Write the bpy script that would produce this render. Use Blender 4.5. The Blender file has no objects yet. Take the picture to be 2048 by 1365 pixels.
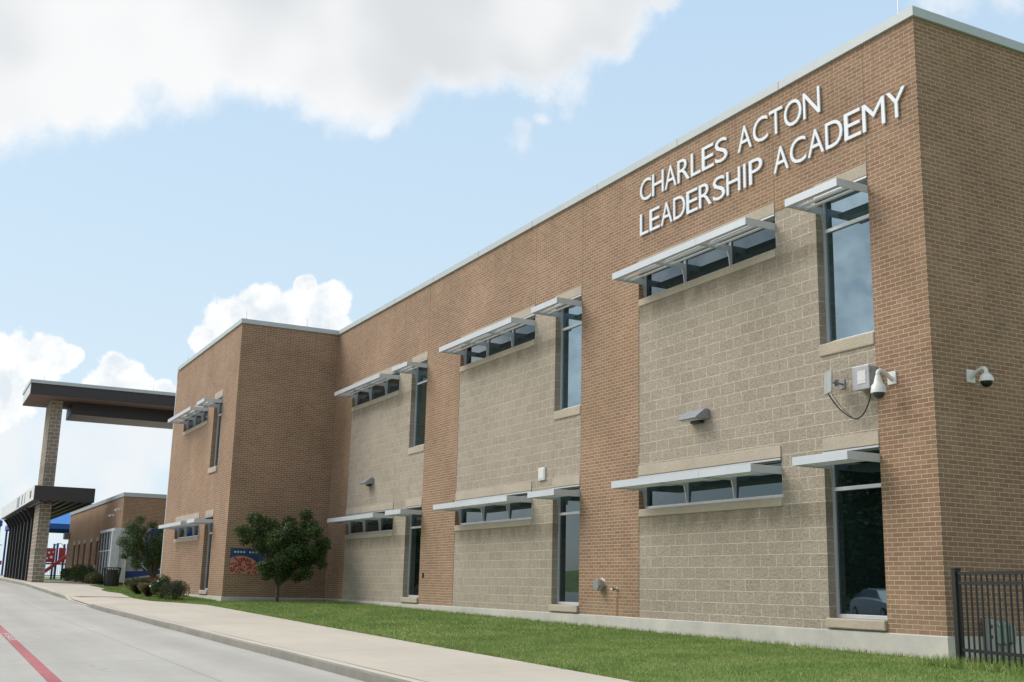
import bpy, math, random
import numpy as np
from mathutils import Vector, Matrix
random.seed(7); RNG = np.random.default_rng(7)
S = bpy.context.scene
COL = S.collection

# ------------------------------------------------------------------ camera
CAM = Vector((11.4413, -12.656, 0.509))
YAW, PITCH, ROLL, FPX = math.radians(62.85), math.radians(12.2683), math.radians(1.3908), 2268.13
_f = Vector((-math.sin(YAW)*math.cos(PITCH), math.cos(YAW)*math.cos(PITCH), math.sin(PITCH)))
_r0 = Vector((math.cos(YAW), math.sin(YAW), 0)); _u0 = _r0.cross(_f)
_r = math.cos(ROLL)*_r0 + math.sin(ROLL)*_u0
_u = -math.sin(ROLL)*_r0 + math.cos(ROLL)*_u0
cd = bpy.data.cameras.new('camera'); cam = bpy.data.objects.new('camera', cd); COL.objects.link(cam)
cd.sensor_width = 36.0; cd.lens = FPX/2048*36.0; cd.clip_start = 0.05; cd.clip_end = 6000
M = Matrix((( _r.x, _u.x, -_f.x, CAM.x), (_r.y, _u.y, -_f.y, CAM.y), (_r.z, _u.z, -_f.z, CAM.z), (0, 0, 0, 1)))
cam.matrix_world = M
S.camera = cam
def skydir(px, py):                      # direction in the sky of a cloud
    d = _f + (px-1024)/FPX*_r - (py-682.5)/FPX*_u
    return d.normalized()

# ------------------------------------------------------------------ colour management
S.view_settings.view_transform = 'Standard'; S.view_settings.look = 'None'
S.view_settings.exposure = 0.45; S.view_settings.gamma = 1.0
S.cycles.max_bounces = 6; S.cycles.diffuse_bounces = 3; S.cycles.glossy_bounces = 3
S.cycles.use_denoising = True

# ------------------------------------------------------------------ sun
SUN = Vector((-0.50, -0.52, 0.70)).normalized()
sl = bpy.data.lights.new('sun', 'SUN'); sl.energy = 2.15; sl.angle = math.radians(40); sl.color = (1.0, 0.945, 0.86)
so = bpy.data.objects.new('sun', sl); COL.objects.link(so)
so.rotation_euler = SUN.to_track_quat('Z', 'Y').to_euler(); so.location = (-20, -30, 40)

# ------------------------------------------------------------------ world
class NT:
    def __init__(s, tree): s.t = tree; s.n = tree.nodes; s.l = tree.links
    def node(s, typ, **kw):
        n = s.n.new(typ)
        for k, v in kw.items(): setattr(n, k, v)
        return n
    def put(s, sock, v):
        if hasattr(v, 'is_output') or isinstance(v, bpy.types.NodeSocket): s.l.new(v, sock)
        elif v is not None:
            if isinstance(v, (tuple, list, Vector)) and len(v) == 3 and sock.type == 'RGBA': v = (*v, 1)
            sock.default_value = v
    def math(s, op, a, b=None, c=None, clamp=False):
        n = s.node('ShaderNodeMath', operation=op, use_clamp=clamp)
        s.put(n.inputs[0], a)
        if b is not None: s.put(n.inputs[1], b)
        if c is not None: s.put(n.inputs[2], c)
        return n.outputs[0]
    def vmath(s, op, a, b=None, out=0, scale=None):
        n = s.node('ShaderNodeVectorMath', operation=op)
        s.put(n.inputs[0], a)
        if b is not None: s.put(n.inputs[1], b)
        if scale is not None: s.put(n.inputs['Scale'], scale)
        return n.outputs[out]
    def noise(s, vec, scale, detail=4, rough=.5, w=None, dist=0.0):
        n = s.node('ShaderNodeTexNoise')
        s.put(n.inputs['Vector'], vec); n.inputs['Scale'].default_value = scale
        n.inputs['Detail'].default_value = detail; n.inputs['Roughness'].default_value = rough
        n.inputs['Distortion'].default_value = dist
        return n.outputs['Fac'], n.outputs['Color']
    def ramp(s, v, lo, hi, a=0.0, b=1.0, smooth=False):
        n = s.node('ShaderNodeMapRange'); n.interpolation_type = 'SMOOTHSTEP' if smooth else 'LINEAR'
        s.put(n.inputs[0], v); n.inputs[1].default_value = lo; n.inputs[2].default_value = hi
        n.inputs[3].default_value = a; n.inputs[4].default_value = b
        return n.outputs[0]
    def mix(s, f, a, b, mode='MIX'):
        n = s.node('ShaderNodeMix', data_type='RGBA', blend_type=mode)
        s.put(n.inputs[0], f); s.put(n.inputs[6], a); s.put(n.inputs[7], b)
        return n.outputs[2]

W = bpy.data.worlds.new('World'); S.world = W; W.use_nodes = True
w = NT(W.node_tree); w.n.clear()
tc = w.node('ShaderNodeTexCoord').outputs['Generated']
sky = w.node('ShaderNodeTexSky'); sky.sky_type = 'NISHITA'; sky.sun_disc = False
sky.sun_elevation = math.asin(SUN.z); sky.sun_rotation = math.atan2(SUN.x, SUN.y)
sky.air_density = 1.0; sky.dust_density = 1.5; sky.ozone_density = 1.2
SKY_K = 0.10
skyc = w.vmath('SCALE', sky.outputs[0], scale=SKY_K)
# milky humid air lifts the blue towards white, more so near the horizon
sep = w.node('ShaderNodeSeparateXYZ'); w.put(sep.inputs[0], tc)
hz = w.ramp(sep.outputs[2], 0.0, 0.60, 0, 1)
away = w.ramp(w.vmath('DOT_PRODUCT', tc, tuple(_f), out=1), .80, .55, 0, 1, True)
skyc = w.mix(w.math('MULTIPLY_ADD', away, -.40, .84), skyc, w.mix(hz, (0.80, 0.945, 1.02), (0.54, 0.76, 1.0)))
fb, fbc = w.noise(tc, 14.0, 7, .58)
fs, _ = w.noise(tc, 55.0, 6, .6)
lo, _ = w.noise(tc, 4.2, 3, .5)
def blobs(lst, warp):
    cur = None
    vec = w.vmath('ADD', tc, w.vmath('SCALE', w.vmath('SUBTRACT', fbc, (0.5, 0.5, 0.5)), scale=warp))
    for px, py, r in lst:
        d = w.vmath('DISTANCE', vec, skydir(px, py), out=1)
        v = w.math('SUBTRACT', 1.0, w.math('DIVIDE', d, r/FPX))
        cur = v if cur is None else w.math('SMOOTH_MAX', cur, v, 0.12)
    return cur
def dens(field, n, amp, e0, e1):
    return w.ramp(w.math('ADD', field, w.math('MULTIPLY', w.math('SUBTRACT', n, .5), amp)), e0, e1, 0, 1, True)
nn = w.math('ADD', w.math('MULTIPLY', fb, .65), w.math('MULTIPLY', fs, .35))
big = blobs([(-60,40,260),(130,60,215),(330,10,215),(540,20,205),(720,70,205),(900,0,200),(1070,20,165),(1190,-10,140),(1290,-60,105),
             (300,-250,420),(900,-300,420)], .06)
dbig = dens(big, nn, .60, -.02, .36)
cum = blobs([(470,650,66),(520,620,60),(570,660,80),(625,635,62),(612,570,26),(660,605,45),(660,660,50),(420,680,40),
             (30,740,80),(-30,760,100),(95,705,42),(135,715,28),(235,760,50),(228,728,26),(275,775,34),(330,790,30),(200,790,40)], .018)
fs2, _ = w.noise(tc, 34.0, 9, .62)
ncu = w.math('ADD', w.math('MULTIPLY', fb, .35), w.math('MULTIPLY', fs2, .65))
dcum = w.math('MULTIPLY', dens(cum, ncu, 2.0, .0, .22), .92)
haz = blobs([(150,900,150),(280,880,110),(0,880,120),(60,1000,90),(240,960,90)], .05)
dhaz = w.math('MULTIPLY', dens(haz, nn, 1.3, 0.0, .75), .8)
wis = blobs([(1040,275,55),(1080,240,40),(1900,-30,90),(2000,-10,70),(770,255,40),(1120,180,70)], .06)
dwis = w.math('MULTIPLY', dens(wis, nn, 2.0, .1, .8), .6)
# the rest of the sky dome: scattered cumulus
away = w.ramp(w.vmath('DOT_PRODUCT', tc, tuple(_f), out=1), .80, .55, 0, 1, True)
gen = w.math('MULTIPLY', w.ramp(w.math('ADD', w.math('MULTIPLY', lo, .55), w.math('MULTIPLY', nn, .45)), .455, .58, 0, 1, True), away)
zup = w.ramp(sep.outputs[2], 0.02, 0.10, 0, 1)
gen = w.math('MULTIPLY', gen, zup)
cshade = w.ramp(lo, .38, .60, 0, 1, True)
cbig = w.mix(w.math('MULTIPLY', w.ramp(big, .02, .42, 0, 1, True), w.ramp(lo, .36, .58, .25, 1, True)), (1.02, 1.02, 1.02), (0.73, 0.76, 0.785))
csh2 = w.ramp(fb, .35, .62, 0, 1)
ccum = w.mix(w.math('MULTIPLY', w.ramp(fs2, .40, .60, 1, 0), w.ramp(cum, .1, .5, .25, 1)), (1.06, 1.06, 1.05), (0.80, 0.86, 0.91))
cgen = w.mix(csh2, (0.62, 0.68, 0.75), (1.55, 1.55, 1.52))
EXPI = 1/ (2**S.view_settings.exposure)
mir = None
for vx, vy, vz, r in ((-.69,-.66,.36,.12), (-.70,-.68,.205,.06), (-.83,-.5,.15,.07), (-.86,-.49,.32,.08), (-.9,-.4,.18,.07), (-.62,-.74,.22,.04)):
    v = w.math('SUBTRACT', 1.0, w.math('DIVIDE', w.vmath('DISTANCE', tc, Vector((vx, vy, vz)).normalized(), out=1), r))
    mir = v if mir is None else w.math('SMOOTH_MAX', mir, v, .12)
gen = w.math('MAXIMUM', gen, dens(mir, ncu, 1.9, -.25, .15))
c = w.mix(gen, skyc, cgen)
c = w.mix(dhaz, c, (0.90, 0.925, 0.95)); c = w.mix(dwis, c, (.93, .95, .98))
c = w.mix(dcum, c, ccum); c = w.mix(dbig, c, cbig)
c = w.vmath('SCALE', c, scale=EXPI)
bg = w.node('ShaderNodeBackground'); w.put(bg.inputs[0], c); bg.inputs[1].default_value = 1.0
wo = w.node('ShaderNodeOutputWorld'); w.l.new(bg.outputs[0], wo.inputs[0])

# ------------------------------------------------------------------ materials
def newmat(name):
    m = bpy.data.materials.new(name); m.use_nodes = True
    t = NT(m.node_tree); t.n.clear()
    out = t.node('ShaderNodeOutputMaterial'); p = t.node('ShaderNodeBsdfPrincipled')
    t.l.new(p.outputs[0], out.inputs[0])
    return m, t, p
def bump(t, p, h, strength=.3, dist=.01):
    b = t.node('ShaderNodeBump'); b.inputs['Strength'].default_value = strength; b.inputs['Distance'].default_value = dist
    t.put(b.inputs['Height'], h); t.l.new(b.outputs[0], p.inputs['Normal'])
def plain(name, col, rough=.6, metal=0.0, var=.12, scale=6.0, spec=.5, bmp=0):
    m, t, p = newmat(name)
    o = t.node('ShaderNodeTexCoord').outputs['Object']
    f, _ = t.noise(o, scale, 5, .6)
    k = t.ramp(f, .3, .7, 1-var, 1+var)
    t.put(p.inputs['Base Color'], t.vmath('SCALE', tuple(col), scale=k))
    p.inputs['Roughness'].default_value = rough; p.inputs['Metallic'].default_value = metal
    p.inputs['Specular IOR Level'].default_value = spec
    if bmp: bump(t, p, t.noise(o, scale*8, 4)[0], bmp, .01)
    return m
def brickmat():
    m, t, p = newmat('brick')
    uv = t.node('ShaderNodeTexCoord').outputs['UV']
    b = t.node('ShaderNodeTexBrick'); t.put(b.inputs['Vector'], uv)
    b.inputs['Scale'].default_value = 1; b.inputs['Brick Width'].default_value = .2032; b.inputs['Row Height'].default_value = .06773
    b.inputs['Mortar Size'].default_value = .0056; b.inputs['Mortar Smooth'].default_value = .15; b.inputs['Bias'].default_value = 0
    b.offset = .5; b.offset_frequency = 2; b.squash = 1
    b.inputs['Color1'].default_value = (0.236, 0.134, 0.086, 1); b.inputs['Color2'].default_value = (0.318, 0.194, 0.130, 1)
    b.inputs['Mortar'].default_value = (0.51, 0.39, 0.28, 1)
    # a hue change that follows whole bricks: second brick lookup only for its random grey
    b2 = t.node('ShaderNodeTexBrick'); t.put(b2.inputs['Vector'], t.vmath('ADD', uv, (40*.2032, 30*.06773*2, 0)))
    for k, v in (('Scale', 1), ('Brick Width', .2032), ('Row Height', .06773), ('Mortar Size', 0.0)): b2.inputs[k].default_value = v
    b2.inputs['Color1'].default_value = (0, 0, 0, 1); b2.inputs['Color2'].default_value = (1, 1, 1, 1)
    g = t.ramp(b2.outputs['Color'], 0, 1, 0, .5)
    col = t.mix(t.math('MULTIPLY', g, t.math('SUBTRACT', 1.0, b.outputs['Fac'])), b.outputs['Color'], (0.235, 0.165, 0.105))
    big, _ = t.noise(uv, .55, 4, .6); fine, _ = t.noise(uv, 90, 3, .6)
    st = t.node('ShaderNodeMapping'); t.put(st.inputs[0], uv); st.inputs['Scale'].default_value = (1.6, .12, 1)
    streak, _ = t.noise(st.outputs[0], 1.0, 5, .65)
    och, _ = t.noise(uv, .33, 5, .65); col = t.mix(t.ramp(och, .5, .72, 0, .30), col, (0.30, 0.20, 0.095))
    k = t.math('MULTIPLY', t.ramp(big, .3, .7, .86, 1.12), t.ramp(streak, .3, .7, .94, 1.05))
    k = t.math('MULTIPLY', k, t.ramp(fine, .2, .8, .90, 1.10))
    sz = t.node('ShaderNodeSeparateXYZ'); t.put(sz.inputs[0], uv)
    dm = t.node('ShaderNodeMapping'); t.put(dm.inputs[0], uv); dm.inputs['Scale'].default_value = (5.0, .25, 1)
    dn, _ = t.noise(dm.outputs[0], 1.0, 4, .65)
    drip = t.math('MULTIPLY', t.ramp(sz.outputs[1], 7.6, 9.2, 0, 1), t.ramp(dn, .52, .68, 0, .32))
    low_ = t.math('MULTIPLY', t.ramp(sz.outputs[1], .0, .45, 1, 0), t.ramp(streak, .35, .6, .0, .35))
    col = t.mix(drip, col, (0.15, 0.11, 0.08)); col = t.mix(low_, col, (0.36, 0.29, 0.21))
    t.put(p.inputs['Base Color'], t.vmath('SCALE', col, scale=k)); p.inputs['Roughness'].default_value = .88
    p.inputs['Specular IOR Level'].default_value = .25
    h = t.math('SUBTRACT', t.math('MULTIPLY', fine, .25), b.outputs['Fac'])
    bump(t, p, h, .6, .006)
    return m
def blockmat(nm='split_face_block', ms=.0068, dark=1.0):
    m, t, p = newmat(nm)
    uv0 = t.node('ShaderNodeTexCoord').outputs['UV']
    uv = t.vmath('SUBTRACT', uv0, (-7.55 + .2032, .138, 0))
    b = t.node('ShaderNodeTexBrick'); t.put(b.inputs['Vector'], uv)
    for k, v in (('Scale', 1), ('Brick Width', .4064), ('Row Height', .2032), ('Mortar Size', ms), ('Mortar Smooth', .2)): b.inputs[k].default_value = v
    b.offset = .5; b.offset_frequency = 2
    b.inputs['Color1'].default_value = (0.42, 0.36, 0.29, 1); b.inputs['Color2'].default_value = (0.475, 0.412, 0.335, 1)
    b.inputs['Mortar'].default_value = (0.66, 0.59, 0.48, 1)
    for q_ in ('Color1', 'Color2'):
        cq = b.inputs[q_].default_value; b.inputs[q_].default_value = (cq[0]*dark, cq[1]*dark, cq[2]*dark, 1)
    n1, _ = t.noise(uv, 19, 6, .75); n2, _ = t.noise(uv, 70, 3, .7); n3, _ = t.noise(uv, .7, 4, .6); n4, nc = t.noise(uv, 7, 3, .5)
    k = t.math('MULTIPLY', t.ramp(n1, .32, .68, .74, 1.26), t.ramp(n2, .25, .75, .72, 1.28))
    k = t.math('MULTIPLY', k, t.ramp(n3, .3, .7, .93, 1.07))
    col = t.mix(t.ramp(n4, .45, .65, 0, .25), b.outputs['Color'], (0.40, 0.30, 0.235))
    col = t.mix(t.ramp(n1, .5, .7, 0, .25), col, (0.27, 0.25, 0.215))
    t.put(p.inputs['Base Color'], t.vmath('SCALE', col, scale=k)); p.inputs['Roughness'].default_value = .95
    p.inputs['Specular IOR Level'].default_value = .2
    # olive damp marks on the course or two under each ribbon sill
    sx = t.node('ShaderNodeSeparateXYZ'); t.put(sx.inputs[0], uv0)
    sm = t.node('ShaderNodeMapping'); t.put(sm.inputs[0], uv0); sm.inputs['Scale'].default_value = (3.0, .5, 1)
    sn, _ = t.noise(sm.outputs[0], 1.0, 4, .6); dm = None
    for zt in (1.93, 6.22):
        q = t.math('MULTIPLY', t.ramp(sx.outputs[1], zt-.42, zt-.12, 0, 1, True), t.math('LESS_THAN', sx.outputs[1], zt+.02))
        dm = q if dm is None else t.math('MAXIMUM', dm, q)
    dm = t.math('MULTIPLY', dm, t.ramp(sn, .3, .6, .15, .8))
    col2 = t.vmath('SCALE', t.mix(dm, col, (0.25, 0.215, 0.155)), scale=k); t.put(p.inputs['Base Color'], col2)
    h = t.math('ADD', t.math('MULTIPLY', n1, 1.0), t.math('MULTIPLY', n2, .35))
    h = t.math('MULTIPLY', h, t.math('SUBTRACT', 1.0, b.outputs['Fac']))
    bump(t, p, h, .9, .05)
    return m
def stonemat():
    m, t, p = newmat('cast_stone')
    uv = t.node('ShaderNodeTexCoord').outputs['UV']
    n1, _ = t.noise(uv, 22, 6, .7); n2, _ = t.noise(uv, 140, 2, .7); n3, _ = t.noise(uv, 1.3, 4, .6)
    k = t.math('MULTIPLY', t.ramp(n1, .3, .7, .88, 1.12), t.ramp(n2, .25, .75, .82, 1.18)); k = t.math('MULTIPLY', k, t.ramp(n3, .3, .7, .9, 1.1))
    t.put(p.inputs['Base Color'], t.vmath('SCALE', (0.43, 0.37, 0.29), scale=k)); p.inputs['Roughness'].default_value = .9
    bump(t, p, n1, .5, .02)
    return m
def concretemat(name, col, jx=0, jy=0, stain=.12, offx=0):
    m, t, p = newmat(name)
    uv = t.node('ShaderNodeTexCoord').outputs['UV']
    n1, _ = t.noise(uv, .35, 5, .6); n2, _ = t.noise(uv, 60, 3, .6); n3, n3c = t.noise(uv, 2.2, 6, .65)
    st = t.node('ShaderNodeMapping'); t.put(st.inputs[0], uv); st.inputs['Scale'].default_value = (.15, 1.5, 1)
    n4, _ = t.noise(st.outputs[0], 1.0, 5, .6)
    k = t.math('MULTIPLY', t.ramp(n1, .3, .7, 1-stain, 1+stain*.7), t.ramp(n2, .2, .8, .93, 1.07))
    k = t.math('MULTIPLY', k, t.ramp(n3, .3, .7, 1-stain*.6, 1+stain*.5)); k = t.math('MULTIPLY', k, t.ramp(n4, .3, .7, .95, 1.05))
    sp, _ = t.noise(uv, 9, 2, .5); spot = t.ramp(sp, .74, .78, 1, .8)
    k = t.math('MULTIPLY', k, spot)
    if jy:
        vo = t.node('ShaderNodeTexVoronoi', feature='DISTANCE_TO_EDGE'); t.put(vo.inputs['Vector'], t.vmath('ADD', uv, t.vmath('SCALE', n3c, scale=.9))); vo.inputs['Scale'].default_value = .16
        msk, _ = t.noise(uv, .12, 2, .5)
        k = t.math('MULTIPLY', k, t.math('SUBTRACT', 1.0, t.math('MULTIPLY', t.ramp(vo.outputs['Distance'], .0015, .004, .38, 0), t.ramp(msk, .48, .56, 0, 1))))
        tm = t.node('ShaderNodeMapping'); t.put(tm.inputs[0], uv); tm.inputs['Scale'].default_value = (.035, .9, 1)
        tn, _ = t.noise(tm.outputs[0], 1.0, 3, .5); k = t.math('MULTIPLY', k, t.ramp(tn, .35, .65, .90, 1.05))
        oil, _ = t.noise(uv, .8, 5, .75); k = t.math('MULTIPLY', k, t.ramp(oil, .66, .74, 1, .80))
    xyz = t.node('ShaderNodeSeparateXYZ'); t.put(xyz.inputs[0], uv)
    for ax, step in ((0, jx), (1, jy)):
        if step:
            v = t.math('ADD', xyz.outputs[ax], offx if ax == 0 else 0)
            fr = t.math('ABSOLUTE', t.math('SUBTRACT', t.math('FRACT', t.math('DIVIDE', v, step)), .5))
            j = t.ramp(fr, .5-.012/step, .5-.003/step, 1, .55)
            k = t.math('MULTIPLY', k, j)
    cc = t.mix(t.ramp(n3, .45, .65, 0, .35), tuple(col), (col[0]*1.03, col[1]*.94, col[2]*.84))
    t.put(p.inputs['Base Color'], t.vmath('SCALE', cc, scale=k)); p.inputs['Roughness'].default_value = .9
    bump(t, p, n2, .25, .004)
    return m
def glassmat(name, tint=(0.004, 0.008, 0.008), ior=2.05):
    m, t, p = newmat(name)
    o = t.node('ShaderNodeTexCoord').outputs['Object']
    n, _ = t.noise(o, .8, 2, .5)
    t.put(p.inputs['Base Color'], tint); p.inputs['Roughness'].default_value = .015
    p.inputs['IOR'].default_value = ior; p.inputs['Specular Tint'].default_value = (0.62, 0.84, 1.0, 1)
    bump(t, p, n, .05, .02)
    return m
def leafmat(name, c1, c2, c3=None):
    m, t, p = newmat(name)
    g = t.node('ShaderNodeNewGeometry')
    r = g.outputs['Random Per Island']
    o = t.node('ShaderNodeTexCoord').outputs['Object']
    n, _ = t.noise(o, 1.7, 3, .5)
    f = t.math('ADD', t.math('MULTIPLY', r, .6), t.math('MULTIPLY', t.ramp(n, .35, .65, 0, 1), .4))
    col = t.mix(f, c1, c2)
    if c3: col = t.mix(t.ramp(r, .9, .95, 0, 1), col, c3)
    t.put(p.inputs['Base Color'], col); p.inputs['Roughness'].default_value = .55; p.inputs['Specular IOR Level'].default_value = .3
    p.inputs['Subsurface Weight'].default_value = 0
    tr = t.node('ShaderNodeBsdfTranslucent'); t.put(tr.inputs[0], col)
    mx = t.node('ShaderNodeMixShader'); mx.inputs[0].default_value = .22
    t.l.new(p.outputs[0], mx.inputs[1]); t.l.new(tr.outputs[0], mx.inputs[2])
    out = [x for x in t.n if x.type == 'OUTPUT_MATERIAL'][0]; t.l.new(mx.outputs[0], out.inputs[0])
    return m
def turfmat():
    m, t, p = newmat('turf')
    o = t.node('ShaderNodeTexCoord').outputs['Object']
    n1, _ = t.noise(o, .9, 4, .6); n2, _ = t.noise(o, 40, 4, .7)
    col = t.mix(t.ramp(n1, .38, .62, 0, 1), (0.13, 0.215, 0.045), (0.235, 0.285, 0.085))
    t.put(p.inputs['Base Color'], t.vmath('SCALE', col, scale=t.ramp(n2, .25, .75, .6, 1.35))); p.inputs['Roughness'].default_value = .95
    bump(t, p, n2, .8, .03)
    return m
def blademat():
    m, t, p = newmat('grass_blade')
    o = t.node('ShaderNodeTexCoord').outputs['Object']; r = t.node('ShaderNodeNewGeometry').outputs['Random Per Island']
    n1, _ = t.noise(o, .9, 4, .6); n2, _ = t.noise(o, 3.1, 3, .6)
    f = t.math('ADD', t.math('MULTIPLY', t.ramp(n1, .38, .62, 0, 1), .5), t.math('MULTIPLY', r, .5))
    col = t.mix(f, (0.150, 0.255, 0.055), (0.330, 0.400, 0.125))
    col = t.mix(t.math('MULTIPLY', t.ramp(r, .86, .92, 0, 1), t.ramp(n2, .4, .6, .2, 1)), col, (0.38, 0.35, 0.18))
    t.put(p.inputs['Base Color'], col); p.inputs['Roughness'].default_value = .6; p.inputs['Specular IOR Level'].default_value = .25
    return m

BRICK = brickmat(); BLOCK = blockmat(); STONE = stonemat()
FOUND = concretemat('foundation_concrete', (0.52, 0.505, 0.46), stain=.2)
WALKM = concretemat('sidewalk_concrete', (0.50, 0.455, 0.385), jx=4.0, offx=1.1, stain=.08)
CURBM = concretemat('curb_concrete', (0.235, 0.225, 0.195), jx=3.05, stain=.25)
ROADM = concretemat('road_concrete', (0.42, 0.405, 0.372), jx=4.6, jy=4.6, offx=1.6, stain=.07)
COPING = plain('coping_metal', (0.43, 0.475, 0.485), .45, .0, .05, 1.5)
ALU = plain('anodised_aluminium', (0.52, 0.535, 0.56), .38, .25, .05, 3)
SHADE = plain('sunshade_metal', (0.53, 0.56, 0.60), .42, .1, .05, 2)
LETTER = plain('letter_white', (0.68, 0.72, 0.77), .45, 0, .03, 4)
GLASS = glassmat('window_glass'); GLASS2 = glassmat('tall_window_glass', (0.008, 0.018, 0.016), 3.6)
GLASS3 = glassmat('lower_tall_glass', (0.003, 0.006, 0.006), 2.2)
JOINT = plain('joint_sealant', (0.19, 0.14, 0.10), .8)
JOINTW = plain('joint_sealant_pale', (0.36, 0.33, 0.29), .8)
BLACKM = plain('black_paint', (0.012, 0.012, 0.013), .4)
DARKP = plain('dark_panel', (0.028, 0.026, 0.027), .5)
SOFFIT = plain('brown_soffit', (0.16, 0.10, 0.07), .7)
WHITEP = plain('white_plastic', (0.66, 0.66, 0.64), .4, 0, .05)
GREYP = plain('grey_plastic', (0.34, 0.36, 0.35), .5)
GREYM = plain('grey_metal', (0.25, 0.265, 0.29), .45, .2)
STEEL = plain('stainless', (0.46, 0.45, 0.43), .3, .8)
TURF = turfmat(); BLADE = blademat()
RED = plain('red_paint', (0.30, 0.022, 0.028), .55); BLUE = plain('blue_plastic', (0.02, 0.05, 0.24), .5)
STRIPE = concretemat('red_stripe_paint', (0.40, 0.125, 0.14), stain=.25)
WPAINT = concretemat('white_road_paint', (0.62, 0.60, 0.58), stain=.15)
FABRIC = plain('blue_fabric', (0.045, 0.21, 0.58), .8)
FABRICD = plain('blue_fabric_valance', (0.02, 0.085, 0.30), .8)
BARK = plain('bark', (0.085, 0.075, 0.06), .95, 0, .4, 18, bmp=.6)
ROOF = plain('roof_membrane', (0.45, 0.45, 0.44), .9)

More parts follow.
